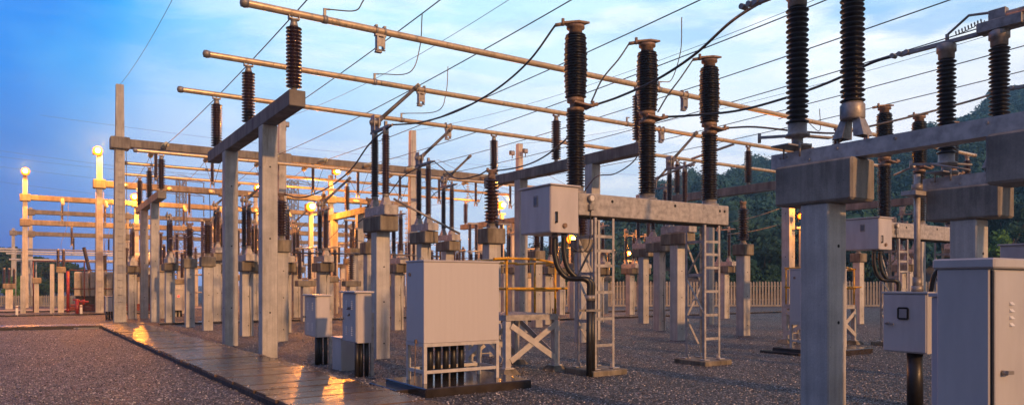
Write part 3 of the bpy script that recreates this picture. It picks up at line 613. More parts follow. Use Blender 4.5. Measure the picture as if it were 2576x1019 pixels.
# ================================================================= FOREGROUND RIGHT DISCONNECTORS
def big_disc(u, label_d, lp, v_off=0.0, first=True, dz=0.0, pads=True):
    t = thing('disconnector', label_d, 'disconnector', (u, 0, dz), 0, 'horizontal disconnectors on the thick pillars')
    c = MB()    # channel: web + flanges, v from 5.08 to 0.6
    v0, v1 = .6, 5.08
    c.box(-.10, -.088, v0, v1, 2.985, 3.145); c.box(-.088, -.02, v0, v1, 3.133, 3.145); c.box(-.088, -.02, v0, v1, 2.985, 2.997)
    c.box(.088, .10, v0, v1, 2.985, 3.145); c.box(.02, .088, v0, v1, 3.133, 3.145); c.box(.02, .088, v0, v1, 2.985, 2.997); c.box(-.10, .10, v1, v1+.012, 2.985, 3.145); c.box(-.02, .02, v0, v1, 3.132, 3.144); c.box(-.02, .02, v0, v1, 2.986, 2.996)  # narrow centre strips are added to close the gap in the beam's shadow
    c.build('channel_beam', 'galvanized', t)
    for v in (4.98, 4.9, 4.62, 4.3, 3.7, 2.9): MB().cyl((-.101, v, 3.03+.07*(int(v*10) % 2)), (-.113, v, 3.03+.07*(int(v*10) % 2)), .016, n=6).build('bolt', 'cast_metal', t)
    for k, v in enumerate((4.83, 4.19)):
        b = MB()
        if k == 0:
            b.lathe([(.14, 3.20), (.14, 3.225), (.06, 3.235), (.06, 3.31), (.13, 3.32), (.13, 3.345), (.10, 3.36), (.10, 3.46)], 0, v, 18)
            b.box(-.3, .16, v-.1, v+.12, 3.19, 3.205); b.bar((-.05, v+.1, 3.34), (-.1, v+.42, 3.37), .03, .03); b.cyl((-.1, v+.42, 3.31), (-.1, v+.42, 3.42), .02, n=6); b.bar((0.05, v, 3.34), (.55, v-.05, 3.36), .07, .02)
            for x in (-.1, .1): b.cyl((x, v+.1, 3.08), (x, v+.1, 3.24), .011, n=6); b.cyl((x, v-.1, 3.08), (x, v-.1, 3.24), .011, n=6)
            zb = 3.46
        else:
            for s in (-1, 1): b.add([(-.09, v+s*.17, 3.20), (.09, v+s*.17, 3.20), (.09, v+s*.06, 3.20), (-.09, v+s*.06, 3.20), (-.05, v+s*.10, 3.40), (.05, v+s*.10, 3.40), (.05, v+s*.03, 3.40), (-.05, v+s*.03, 3.40)], [(0, 1, 5, 4), (1, 2, 6, 5), (2, 3, 7, 6), (3, 0, 4, 7), (4, 5, 6, 7)])
            b.lathe([(.11, 3.38), (.12, 3.40), (.12, 3.53), (.10, 3.56)], 0, v, 18); zb = 3.56
            for s in (-.16, .16): b.cyl((0, v+s, 3.1), (0, v+s, 3.22), .014, n=6)
        bo = b.build('insulator_base', 'cast_metal', t)
        MB().sheds(0, v, zb, 4.74, .122, .075, 23, 24).build('porcelain_stack', 'porcelain_dark', bo)
        tcap = MB(); tcap.lathe([(.08, 4.74), (.10, 4.75), (.10, 4.83), (.12, 4.84), (.12, 4.93), (.09, 4.95)], 0, v, 18); tcap.build('insulator_cap', 'cast_metal', bo)
    a = MB(); a.bar((0, 5.45, 4.97), (0, 3.85, 4.97), .06, .05); a.box(-.1, .12, 3.9, 4.42, 4.95, 5.08, .006); a.cyl((0, 4.2, 5.12), (0, .5, 5.12), .05, n=14); a.box(-.05, .05, 4.1, 4.3, 5.05, 5.22, .005)
    a.cyl((0, 4.82, 4.99), (0, 4.82, 5.08), .025, n=8); a.tube([(0, 4.82, 5.07), (0, 4.55, 5.25), (0, 4.25, 5.2)], .018, 8)
    pts = [(.03*cos(i*.9), 4.72-.0055*i, 5.055+.0012*i+.03*sin(i*.9)) for i in range(64)]; a.tube(pts, .007, 5)
    for v in (5.35, 5.45, 5.55): a.cyl((-.05, v, 4.98), (.05, v, 4.98), .035, n=8)
    a.build('switch_arm', 'cast_metal', t)
    return t
big_disc(6.98, 'nearest disconnector on the long galvanized channel at upper right', 0)
big_disc(10.28, 'second disconnector behind the nearest channel beam at right', 0)
big_disc(13.6, 'third disconnector channel barely seen at the right edge', 0)
pedestal((6.98, 4.52, 0), 'nearest thick pale pillar reaching the bottom of the picture', 2.98, .33, (.42, .90, .43), capmat='old_concrete', group='thick pillars in the right foreground')
pedestal((6.98, 2.42, 0), 'dark cap at the right edge under the nearest channel', 2.98, .33, (.42, .90, .43), capmat='old_concrete', group='thick pillars in the right foreground')
pedestal((10.28, 4.55, 0), 'second thick pillar behind the right control cabinet', 2.98, .33, (.42, .90, .43), capmat='old_concrete', group='thick pillars in the right foreground')
pedestal((13.6, 4.55, 0), 'third thick pillar at the right edge behind the others', 2.98, .33, (.42, .90, .43), capmat='old_concrete', group='thick pillars in the right foreground')
# mechanism box with window, shaft
mx = thing('mechanism_box', 'grey mechanism box with small window on a black post', 'box', (9.85, 4.87, 0))
MB().box(.012, .36, 0, .60, .77, 1.57, .006).build('body', 'box_dark_paint', mx); MB().box(-.01, .38, -.015, .615, 1.571, 1.60, .004).build('lid', 'box_dark_paint', mx)
dd = MB().box(-.006, .011, .015, .585, .79, 1.555, .003).build('door', 'box_paint', mx)
MB().box(-.018, -.006, .235, .385, 1.22, 1.39, .02).build('window_frame', 'black_rubber', dd); MB().box(-.021, -.018, .26, .36, 1.245, 1.365, 0).build('window_pane', 'lamp_glass', dd)
h = MB(); h.cyl((-.006, .51, 1.16), (-.05, .51, 1.16), .02, n=10); h.bar((-.05, .54, 1.16), (-.05, .42, 1.155), .015, .025); h.build('handle', 'cast_metal', dd)
MB().cyl((.18, .25, -.02), (.18, .25, .768), .10, n=16).build('conduit', 'black_rubber', mx)
MB().cyl((.18, .22, 1.60), (.18, .22, 3.2), .04, n=14).build('drive_shaft', 'galvanized', mx)
cl = MB(); cl.cyl((.18, .22, 1.6), (.18, .22, 1.68), .075, n=14); cl.cyl((.18, .22, 1.66), (.18, .22, 1.80), .06, n=14); cl.build('shaft_coupling', 'cast_metal', mx)
MB().cyl((.18, .22, 2.98), (.18, .22, 3.06), .07, n=14).build('shaft_coupling', 'cast_metal', mx); MB().box(-.05, .45, .12, .32, 2.90, 2.96, .004).build('shaft_bracket', 'galvanized', mx)
hs = MB(); hs.tube(spline([(.3, .1, 1.6), (.32, .05, 1.85), (.4, -.1, 1.95), (.5, -.25, 1.75), (.5, -.28, 1.5)], 6), .03, 10); hs.build('cable', 'black_rubber', mx)
# near control cabinet
nc = thing('control_cabinet', 'large blue grey control cabinet filling the lower right corner', 'cabinet', (5.52, 2.30, 0))
MB().box(0, 1.15, .012, .36, -.1, 1.81, .008).build('body', 'box_dark_paint', nc); MB().box(-.02, 1.18, -.03, .385, 1.811, 1.885, .012).build('roof', 'box_dark_paint', nc)
dr = MB().box(.035, 1.12, -.012, .010, -.05, 1.795, .006).build('door', 'box_dark_paint', nc)
for zz in (1.55, 1.50, 1.45, 1.40, .80, .765, .73, .695, .66): MB().add([(.245, -.013, zz), (.305, -.013, zz), (.30, -.013, zz+.025), (.25, -.013, zz+.025), (.25, -.03, zz+.004), (.30, -.03, zz+.004)], [(0, 1, 5, 4), (4, 5, 2, 3), (0, 4, 3), (1, 2, 5)]).build('vent_louvre', 'white_paint', dr)
h = MB(); h.cyl((.13, -.012, 1.08), (.13, -.05, 1.08), .018, n=10); h.bar((.11, -.055, 1.085), (.20, -.055, 1.08), .016, .026); h.build('handle', 'cast_metal', dr)
MB().box(.012, .032, -.004, .011, -.05, 1.80, 0).build('door_seal', 'black_rubber', nc)
sc = thing('side_cabinet', 'narrow pale cabinet edge showing left of the large control cabinet', 'cabinet', (5.95, 2.71, 0))
MB().box(0, .6, .012, .20, -.1, 1.60, .006).build('body', 'box_paint', sc); MB().box(-.02, .62, -.01, .215, 1.601, 1.63, .004).build('lid', 'box_paint', sc); hg = MB(); hg.cyl((.0, -.004, 1.35), (.0, -.004, 1.45), .012, n=8); hg.cyl((.0, -.004, .7), (.0, -.004, .8), .012, n=8); hg.build('hinge', 'cast_metal', sc)
rb = thing('breaker_box', 'pale box top peeking in at the right edge of the picture', 'box', tuple(at(2590, 715, 12.5).xy)+(0,)); MB().box(-.15, .5, -.3, .4, 1.9, 2.38, .006).build('body', 'box_paint', rb); MB().box(-.18, .53, -.33, .43, 2.381, 2.41, .004).build('lid', 'box_paint', rb)
MB().box(.1, .2, -.05, .05, 0, 1.9).build('post', 'galvanized', rb)
# ================================================================= GANTRIES
def gantry(v, us, beams, ztop, label, w=.42, ladder=None):
    t = thing('gantry', label, 'gantry', (us[0], v, 0), 0, 'concrete line gantries'); x0 = us[0]
    for i, u in enumerate(us):
        h = w/2; zt = ztop[i]
        c = MB(); c.add([(u-x0-h, -h, -.1), (u-x0+h, -h, -.1), (u-x0+h, h, -.1), (u-x0-h, h, -.1), (u-x0-h*.62, -h*.62, zt), (u-x0+h*.62, -h*.62, zt), (u-x0+h*.62, h*.62, zt), (u-x0-h*.62, h*.62, zt)], [(0, 3, 2, 1), (4, 5, 6, 7), (0, 1, 5, 4), (1, 2, 6, 5), (2, 3, 7, 6), (3, 0, 4, 7)])
        co = c.build('column', 'concrete', t)
        for zb in beams:
            k = MB(); k.box(u-x0-h*1.55, u-x0+h*1.55, -h*1.5, h*1.5, zb-.46, zb+.06, .03); k.build('collar', 'beam_concrete', co)
        if ladder and i in ladder:
            l = MB(); z = .9
            while z < beams[0]-.6: l.tube([(u-x0-.09, -h*.95, z), (u-x0-.09, -h*1.2, z), (u-x0+.09, -h*1.2, z), (u-x0+.09, -h*.95, z)], .006, 5); z += .33
            for s in (-1, 1): l.cyl((u-x0+s*h*1.2, -h*1.1, .3), (u-x0+s*h*.9, -h*1.1, beams[0]+.1), .014, n=6)
            l.build('step_irons', 'cable_grey', co)
    for zb in beams:
        b = MB(); b.box(0, us[-1]-x0+.3, -.30, -.10, zb-.36, zb, .015); b.box(0, us[-1]-x0+.3, .10, .30, zb-.36, zb, .015); b.build('beam', 'beam_concrete', t)
    return t
G1 = [3.15, 10.4, 17.7, 25.0]
gantry(36.8, G1, [8.25], [10.7, 10.1, 10.35, 10.4], 'front line gantry with the tall square column left of the portals', .5, (0,))
gantry(50.0, [3.2, 10.4, 17.6, 24.0], [7.95], [9.65, 9.0, 9.5, 9.0], 'second line gantry whose left column carries the brightest lamp', .44, (0,))
gantry(62.6, [-.66, 6.5, 15.5, 21.5, 27], [8.15, 6.35], [9.65, 8.3, 9.6, 8.4, 8.4], 'third line gantry with two beam levels starting at the far left lamp post', .42)
gantry(75.5, [-.4, 7.1, 14.6, 22, 29], [8.2, 6.3], [8.4, 8.4, 8.4, 8.4, 8.4], 'fourth line gantry faint behind the far left lamp post', .42)
gantry(92, [-2, 8, 18, 28], [7.3], [7.6]*4, 'farthest faint gantry low against the sky', .42)
# insulators hanging from the front gantry, strain strings and conductors
hp = thing('hanging_insulator', '', 'insulator', (0, 0, 0), 0, 'insulators hanging from the gantry beams')
MB().sheds(0, 0, -1.28, -.10, .085, .06, 20, 14).build('porcelain_stack', 'porcelain', hp)
MB().cyl((0, 0, -.1), (0, 0, 0), .07, n=12).build('top_fitting', 'cast_metal', hp); x = MB(); x.cyl((0, 0, -1.36), (0, 0, -1.28), .07, n=12); x.box(-.09, .09, -.05, .05, -1.40, -1.36); x.box(-.09, -.06, -.05, .05, -1.56, -1.40); x.box(.06, .09, -.05, .05, -1.56, -1.40); x.build('end_fitting', 'cast_metal', hp)
ss = thing('strain_string', '', 'insulator string', (0, 0, 0), 0, 'glass strain strings on the gantry beams')
x = MB(); prof = []
for i in range(10): z = .12+i*.085; prof += [(.03, z), (.115, z+.018), (.118, z+.03), (.045, z+.045), (.03, z+.07)]
x.lathe(prof, n=16); x.cyl((0, 0, 0), (0, 0, .13), .02, n=6); x.cyl((0, 0, .95), (0, 0, 1.05), .02, n=6)
xo = x.build('glass_discs', 'glass_disc', ss)
def place_string(p, q, lab, firsts={}):
    r = ss if not firsts else dup(ss, p, lab); firsts[1] = 1; r['label'] = lab; r.location = p
    r.rotation_mode = 'QUATERNION'; r.rotation_quaternion = (Vector(q)-Vector(p)).to_track_quat('Z', 'Y')
    d = (Vector(q)-Vector(p)).normalized(); return Vector(p)+d*1.05
hfirst = True
for k in range(9):
    u = 4.9+2.45*k; o9 = ORD[k]
    loc = (u-.3, 36.62, 7.89)
    if hfirst: hp.location = loc; hp['label'] = f'{o9} from left insulator hanging under the front gantry beam'; hfirst = False
    else: dup(hp, loc, f'{o9} from left insulator hanging under the front gantry beam')
    e = (u, -9.0, 9.2); s0 = Vector((u, 36.45, 8.05))
    q = place_string(s0, Vector(e)+Vector((0, 0, -3.6)), f'pale glass string, {o9} from left, on the near side of the front gantry')
    c = MB().tube(sagline(q, e, .68, 26), .0145, 6).build('overhead_conductor', 'cable_black'); tag(c, f'{o9} from left thick black line climbing overhead toward the camera', 'cable', 'thick overhead lines')
    # span behind to the second gantry
    s1 = Vector((u-.35, 37.15, 8.0)); e1 = Vector((u-.35, 49.75, 7.75))
    q1 = place_string(s1, Vector((u-.35, 43, 6.9)), f'{o9} from left amber glass string on the rear of the front gantry')
    q2 = place_string(e1, Vector((u-.35, 43, 6.7)), f'{o9} from left glass string on the second gantry')
    c = MB().tube(sagline(q1, q2, .25, 10), .012, 5); tag(c.build('gantry_span_wire', 'cable_grey'), f'{o9} from left short wire between the first two gantries', 'cable', 'short spans between gantries')
    # jumper down to pipes level
    c = MB().tube(spline([q, (u-.1, 36.0, 7.3), (u-.25, 36.3, 6.55), (u-.3, 36.62, 6.45), (u-.32, 36.9, 6.7), q1], 5), .012, 5)
    tag(c.build('jumper_loop', 'cable_black'), f'{o9} from left slack loop under the front gantry beam', 'cable', 'slack loops under the front gantry')
for k in range(7):
    u = 5.3+2.9*k
    c = MB().tube(spline([(u, 49.9, 7.5), (u+.1, 49.5, 6.0), (u+.05, 48.9, 4.4), (u+.2, 48.5, 3.4)], 5), .014, 5); tag(c.build('drop_wire', 'cable_grey'), f'{ORD[k]} from left thin wire dropping from the second gantry', 'cable', 'wires dropping from the far gantries')
    dup(hp, (u, 49.8, 7.55), f'{ORD[k]} from left insulator hanging under the second gantry beam')
for r, (v, z) in enumerate(((62.3, 7.75), (62.3, 5.95), (75.2, 5.9))):
    rn = ['upper third gantry beam', 'lower third gantry beam', 'lower fourth gantry beam'][r]
    for k in range(8):
        u = 1.6+2.75*k+.6*r
        dup(hp, (u, v, z), f'{ORD[k]} from left small insulator under the {rn}')
        if r == 0:
            c = MB().tube(spline([(u+.4, v, z+.2), (u+.3, v-.5, 6), (u-.1, v-1, 4.5), (u+.2, v-1.2, 3.3)], 5), .016, 4); tag(c.build('drop_wire', 'cable_grey'), f'{ORD[k]} from left thin wire dropping from the third gantry', 'cable', 'wires dropping from the far gantries')
            q = place_string((u, v-.15, 8.0), (u+.1, v-3, 6.2), f'{ORD[k]} from left small string on the third gantry')
for i, u in enumerate(G1):
    z = [10.7, 10.1, 10.35, 10.4][i]
    c = MB().tube(sagline((u, 36.8, z), (u, -9, 11.6), 1.6, 26), .008, 5); tag(c.build('shield_wire', 'cable_black'), f'{ORD[i]} from left thin earth wire leading from a front gantry column top', 'cable', 'thin earth wires')
for i, (a, b) in enumerate((((0, 368), (600, 445)), ((0, 410), (560, 470)), ((0, 448), (640, 520)), ((300, 310), (1300, 420)), ((0, 383), (330, 420)))):
    p = at(a[0]-200, a[1]-20, 110); q = at(b[0]+300, b[1]+20, 130)
    c = MB().tube(sagline(p, q, 1.2, 16), .022, 4); tag(c.build('distant_line', 'cable_grey'), f"faint far line in the sky, {['highest left','second left','lowest left','long one over the middle','short one by the lamps'][i]}", 'cable', 'far transmission lines')
# suspension discs strings far (vertical chains in the sky, middle)
for i, (px, y0, y1) in enumerate(((1177, 460, 512), (1240, 465, 530), (1022, 545, 640), (1505, 500, 560))):
    d = 52; p = at(px, y0, d); q = at(px, y1, d); t = thing('suspension_string', f'slim vertical disc chain hanging in the sky, {ORD[i]} from left' if i != 2 else 'long slim vertical disc chain low behind the stepped pedestals', 'insulator string', p, 0, 'vertical disc chains')
    L = p.z-q.z; x = MB(); n = 8
    for k in range(n): x.lathe([(.02, -L*(k+.5)/n-.03), (.13, -L*(k+.5)/n-.02), (.13, -L*(k+.5)/n+.01), (.03, -L*(k+.5)/n+.05)], n=12)
    x.build('glass_discs', 'glass_disc', t); MB().cyl((0, 0, .4), (0, 0, -L-.3), .02, n=6).build('rod', 'cast_metal', t)
    hw = MB(); hw.tube(sagline((p.x-4, p.y+1, p.z+1.6), (p.x+5, p.y-2, p.z-.9), .6), .015, 4); tag(hw.build('carrier_wire', 'cable_grey'), f'thin wire holding the {ORD[i]} vertical disc chain', 'cable', 'wires holding disc chains')
# ================================================================= JUMPER CABLES (picked from the photo, real 3D routes)
def cable(pts, r, name, label, mat='cable_black', n=8):
    o = MB().tube(spline(pts, n), r, 8).build(name, mat); return tag(o, label, 'cable', 'flexible jumper cables')
BT = lambda k: Vector((8.46+1.85*k-.40, 10.67, 6.52)); BM = lambda k: Vector((8.46+1.85*k+.36, 10.35, 5.09))
DH = lambda k: Vector((dset[k][0][0], dset[k][0][1]-.66, 3.25+2.0))
cable([BT(0), at(1330, 155, 13.7), at(1245, 228, 14.4), at(1150, 280, 15.2), at(1060, 308, 15.9), DH(0)], .019, 'jumper_cable', 'long cable sweeping from the tallest breaker pole down to the nearest disconnector')
cable([DH(0), at(930, 362, 17.0), at(880, 430, 18.5), at(820, 475, 20), at(760, 497, 21), Vector((6.25, 21.8, 4.40))], .019, 'jumper_cable', 'cable dropping left from the nearest disconnector across the lamps')
cable([Vector((6.05, 21.8, 4.40)), at(680, 515, 22), at(640, 535, 23), at(600, 520, 24)], .018, 'jumper_cable', 'short cable behind the right tall portal leg')
cable([BT(1), at(1556, 150, 14.3), at(1515, 200, 14.1), at(1487, 258, 13.6)], .016, 'jumper_cable', 'curved cable from the middle breaker pole top')
cable([BT(2), at(1712, 197, 15.3), at(1680, 240, 15), at(1655, 282, 14.7)], .016, 'jumper_cable', 'curved cable from the right breaker pole top')
cable([BM(0), at(1560, 243, 13.2), at(1650, 202, 12.4), at(1745, 140, 11.4), at(1840, 55, 10.2), at(1935, -5, 8.6), at(1985, -25, 8.0), (6.98, 5.5, 5.0)], .022, 'jumper_cable', 'thickest cable rising from the tallest breaker pole to the upper right')
cable([BM(1), at(1740, 291, 14), at(1850, 280, 13.2), at(1960, 252, 12.4), at(2080, 210, 11.4), at(2190, 160, 10.6), (10.28, 5.55, 4.98)], .022, 'jumper_cable', 'thick cable from the middle breaker pole to the right switch arm')
cable([BM(2), at(1900, 320, 15), at(2010, 331, 14.6), at(2110, 335, 14.2), at(2190, 318, 13.8), at(2300, 292, 13.6), at(2450, 252, 13.3), (13.6, 5.5, 4.98)], .020, 'jumper_cable', 'lower thick cable from the right breaker pole to the right edge', 'cable_grey')
cable([Vector((13.5, 16.5, 4.40)), at(1500, 445, 20), at(1545, 438, 19), at(1590, 410, 18), at(1610, 375, 16.5), at(1622, 310, 14.6)], .016, 'jumper_cable', 'sagging cable between middle breaker pole and the insulator behind it')
cable([Vector((8.97, 14.55, 4.42)), at(1200, 442, 17.6), at(1150, 450, 18.2), at(1115, 425, 19), DH(1)], .017, 'jumper_cable', 'wavy cable from middle disconnector to the broad insulator')
cable([Vector((9.2, 14.55, 4.42)), at(1300, 422, 16.5), at(1350, 405, 15.5), at(1400, 372, 14.6), at(1440, 330, 13.8), at(1448, 285, 13.5)], .017, 'jumper_cable', 'cable from broad insulator up to the tallest breaker pole')
cable([DH(1), at(1020, 440, 21), at(985, 480, 22), at(955, 520, 23), at(900, 560, 24)], .017, 'jumper_cable', 'cable curving down left from the middle disconnector')
cable([DH(2), at(1090, 490, 25.6), at(1070, 540, 26), at(1040, 575, 26)], .016, 'jumper_cable', 'cable curving down from the smallest stepped disconnector')
cable([at(540, 545, 27), at(515, 590, 26.8), at(490, 588, 27.5), at(470, 597, 28), at(425, 600, 30)], .02, 'jumper_cable', 'lit cable linking the pair of small insulators between the portals', 'cable_grey')
cable([at(527, 488, 28), at(528, 560, 27), at(512, 600, 26.7)], .016, 'jumper_cable', 'dark wire hanging behind the left tall portal leg')
for i, (a, m, m2, b) in enumerate((((5.27, 15.0, 7.6), (892, 28, 15), (912, 6, 14.8), (935, -40, 14.5)), ((8.02, 18.85, 7.6), (1030, 183, 19), (1056, 120, 18.9), (1062, 38, 17.5)), ((10.62, 22.7, 7.6), (1100, 280, 22.4), (1122, 235, 22), (1127, 168, 22)), ((15.22, 15.0, 7.6), (1690, 200, 21), (1712, 130, 20), (1715, 45, 17.5)))):
    cable([a, at(*m), at(*m2), at(*b)], .013, 'drop_conductor', ['short copper loop leaving the top busbar at the upper edge', 'copper loop between second busbar and overhead line', 'copper loop between third busbar and overhead line', 'loop between top busbar and line right of the middle breaker pole'][i], 'rusty_metal')
for i, (pts) in enumerate(([at(1958, 300, 26), at(2010, 290, 26), at(2060, 330, 27), at(2062, 275, 25)], [at(1887, 484, 24), at(1960, 478, 23), at(2050, 488, 22), at(2140, 470, 21)], [at(1830, 560, 24), at(1900, 545, 25), at(1960, 525, 26)], [at(1830, 590, 26), at(1900, 580, 27), at(1980, 560, 28)],
                          [at(1240, 600, 30), at(1300, 590, 31), at(1380, 610, 33)], [at(1000, 600, 26), at(960, 610, 27), at(900, 605, 28), at(860, 580, 27)], [at(930, 500, 30), at(980, 525, 31), at(1060, 500, 33)], [at(700, 600, 30), at(740, 585, 28), at(770, 560, 26)])):
    cable(pts, .014, 'jumper_cable', ['thin hanging wire right of the third breaker pole', 'wire from lone insulator toward the thick pillar', 'upper wire sagging before the wooded hill', 'lower wire sagging before the wooded hill', 'thin wire behind the yellow railing', 'thin wire left of the nearest stepped pedestal', 'thin wire under the middle disconnector', 'thin wire left of the lit lamp pole'][i], 'cable_grey')
# long operating rods
def rod(a, b, r, label, mat='cast_metal'):
    o = MB().cyl(a, b, r, n=12).build('operating_rod', mat); tag(o, label, 'rod', 'operating rods')
rod(at(990, 500, 16.9), at(1157, 588, 17.6), .026, 'bright slanting rod crossing from nearest to smallest stepped disconnector')
rod(at(734, 636, 25), at(984, 640, 25.5), .03, 'level dark rod behind the twin kiosks', 'cable_grey')
rod(at(984, 640, 25.5), at(1105, 645, 27), .025, 'level dark rod left of the big cabinet', 'cable_grey')
rod(at(1740, 400, 27), at(1846, 363, 25.5), .045, 'thick slanting rod right of the third breaker pole')
rod(at(1655, 447, 27.5), at(1750, 408, 26.5), .04, 'slanting rod behind the middle breaker pole')
rod(at(2250, 440, 20), at(2300, 418, 19), .03, 'short slanting rod behind the right pillars')
rod(at(2440, 428, 9), at(2340, 412, 9.5), .012, 'bright thin rod near the second channel beam')
# ================================================================= LAMPS
def lamp(px, py, d, label, power, lit=True, arm=0.5):
    p = at(px, py, d); t = thing('floodlight', label, 'lamp', p, 0, 'lit sodium floodlights' if lit else 'unlit floodlights'); t.scale = [.75]*3
    if lit: t.scale = [.42 if d < 30 else (.62 if power < 1000 else 1.1)]*3
    h = MB(); h.box(-.22, .22, .0, .24, -.16, .18, .02); h.box(-.03, .03, .05, .1, -.45, -.14); h.build('housing', 'lamp_body', t)
    if lit:
        MB().ball((0, -.16, .02), .24, 16, 10).build('halo_ball', 'lamp_glow', t); MB().ball((0, -.34, .02), .13, 16, 10).build('bulb', 'lamp_lit', t)  # larger orange ball is an added glow imitating the halo round the bulb
        L = bpy.data.lights.new('lamp_light', 'POINT'); L.energy = power*.34; L.color = (1, .30, .022); L.shadow_soft_size = .12
        lo = bpy.data.objects.new('lamp_light', L); COL.objects.link(lo); lo.parent = t; lo.location = (0, -.85, .22)
    else: MB().box(-.17, .17, -.04, -.021, -.11, .13).build('glass', 'lamp_glass', t)
    return t
LP = [(64, 433, 51.5, 'lit lamp on the far left lamp post', 7500), (245, 382, 43.3, 'brightest lamp on the second gantry left column', 14000), (337, 497, 55.5, 'small lit lamp just right of the tall square column', 9000), (647, 474, 59, 'lit lamp left of the tall right portal leg', 7000),
      (845, 433, 51, 'lit lamp high in the middle left, right of the tall portal leg', 8000), (780, 522, 40, 'lit lamp low behind the insulators right of the tall portal leg', 4500), (1258, 518, 47, 'lit lamp right of the broad ribbed insulator', 3000), (1432, 603, 44, 'lit lamp behind the black hoses', 2200),
      (1387, 657, 60, 'tiny lit lamp behind the railing', 300), (1577, 638, 44, 'tiny lit lamp before the hill left of the ladder tower', 500), (2010, 545, 27, 'lit lamp left of the thick pillar', 420)]
for px, py, d, l, pw in LP: lamp(px, py, d, l, pw)
lamp(1290, 385, 44, 'left unlit floodlight on the column right of the stepped disconnectors', 0, False); lamp(1323, 380, 44, 'right unlit floodlight on the column right of the stepped disconnectors', 0, False); lamp(720, 313, 36.5, 'unlit floodlight at the column top behind the tall right portal leg', 0, False)
def lamp_post(px, d, ztop, label, w=.3):
    p = col_at(px, d); o = MB(); o.add([(-w/2, -w/2, -.1), (w/2, -w/2, -.1), (w/2, w/2, -.1), (-w/2, w/2, -.1), (-w/3, -w/3, ztop), (w/3, -w/3, ztop), (w/3, w/3, ztop), (-w/3, w/3, ztop)], [(4, 5, 6, 7), (0, 1, 5, 4), (1, 2, 6, 5), (2, 3, 7, 6), (3, 0, 4, 7)])
    o.box(-.3, .3, -.05, .05, ztop-.1, ztop-.02)
    t = o.build('lamp_post', 'concrete'); t.location = p; tag(t, label, 'post', 'concrete lamp posts')
lamp_post(782, 40.2, EYE+193*40/F-.3, 'post of the low middle lamp'); lamp_post(1262, 47.3, 6.4, 'post of the lamp right of the broad ribbed insulator'); lamp_post(1387, 60.2, 3.2, 'post of the tiny lamp behind the railing', .2); lamp_post(1436, 44.3, 4.0, 'post of the lamp behind the black hoses', .25)
lamp_post(1579, 44.3, 3.2, 'post of the tiny lamp before the hill', .15)
lamp_post(2014, 27.3, 3.9, 'post of the lamp left of the thick pillar', .12)
# ================================================================= FAR LEFT YARD
def far_pipes():
    for i, (y, z) in enumerate(((72, 4.6), (74.5, 4.5), (77, 4.4), (72, 3.75), (74.5, 3.7))):
        t = thing('low_busbar', f"{ORD[i]} from top pale pipe low behind the far left transformer", 'busbar', (-2.9+.35*i, y, z), 0, 'low pipes at the far left'); MB().cyl((0, 0, 0), (26, 0, 0), .075, n=10).build('pipe', 'white_paint', t)
        for x in (1.5, 9, 17, 25): MB().cyl((x, 0, -z), (x, 0, -.07), .05, n=8).build('support', 'concrete', t)
far_pipes()
def transformer():
    p = col_at(184, 45.5); t = thing('transformer', 'power transformer with ribbed radiators and brown tank behind the left gantry columns', 'transformer', p, radians(-YAW*180/pi*0.55))
    MB().box(0, 5.4, .5, 2.6, .45, 2.35, .03).build('tank', 'tank_brown', t)
    for k in range(6):
        r = MB()
        for i in range(9): r.box(.08+k*.46+i*.035, .095+k*.46+i*.035, -.05, .45, .98, 2.45)
        r.box(.06+k*.46, .40+k*.46, .05, .4, 2.38, 2.5, .02); r.box(.06+k*.46, .40+k*.46, .05, .4, .95, 1.05, .02); r.box(.08+k*.46, .38+k*.46, .1, .38, 1.06, 2.37); r.build('radiator', 'radiator', t)
    b = MB(); b.box(-.2, 5.6, .1, 2.9, .30, .44, .02); b.box(-.2, 5.6, -.1, .05, 0, .28, .02)
    for i in range(7): b.box(.1+i*.8, .3+i*.8, .3, .5, .0, .3)
    b.build('base_frame', 'red_rust', t)
    MB().cyl((0, -.1, 1.42), (3.2, -.1, 1.42), .03, n=8).build('header_pipe', 'red_rust', t); MB().cyl((-.2, -.1, 2.6), (3.4, -.1, 2.6), .03, n=8).build('header_pipe', 'red_rust', t)
    for k, (x, lean, h) in enumerate(((.65, -.5, 1.5), (1.5, .0, 1.0), (2.6, .3, 1.5), (3.5, .5, 1.4), (4.4, .1, 1.0))):
        m = MB(); m.tube([(x, 1.2, 2.35), (x+lean*.15, 1.2, 2.6)], .14, 12); mo = m.build('bushing', 'cast_metal', t)
        q = MB(); n = 26; pts = []; rs = []
        for i in range(n): f = i/(n-1); pts.append((x+lean*(.15+f*.8)*.8, 1.2, 2.6+f*h)); rs.append(.13 if i % 2 else .09)
        q.tube(pts, rs, 12); q.build('bushing_sheds', 'porcelain', mo)
    c = MB(); c.cyl((3.2, 1.8, 3.4), (5.2, 1.8, 3.4), .42, n=24); c.box(3.5, 3.6, 1.6, 2.0, 2.3, 3.1); c.box(4.8, 4.9, 1.6, 2.0, 2.3, 3.1); c.build('conservator', 'radiator', t)
    return t
transformer()
fh = thing('fire_hydrant', 'red hydrant pipe with side valve standing on far left gravel', 'hydrant', gnd(194, 792)); MB().cyl((0, 0, 0), (0, 0, .8), .09, n=16).build('barrel', 'red_paint', fh); x = MB(); x.ball((0, 0, .8), .09); x.cyl((0, 0, .35), (0, 0, .40), .13, n=16); x.build('bonnet', 'red_paint', fh); x = MB(); x.cyl((0, 0, .76), (.55, 0, .72), .06, n=12); x.cyl((-.2, 0, .84), (.1, 0, .84), .05, n=12); x.cyl((.3, 0, .85), (.3, 0, .6), .08, n=12); x.build('valve', 'red_paint', fh)
o = MB(); o.cyl((0, 0, 0), (0, 0, 2.5), .09, n=14); o.cyl((0, 0, .1), (0, 0, .16), .14, n=14); o = o.build('red_pipe', 'red_paint'); o.location = gnd(171, 785); tag(o, 'tall red vertical pipe left of the transformer radiators', 'pipe')
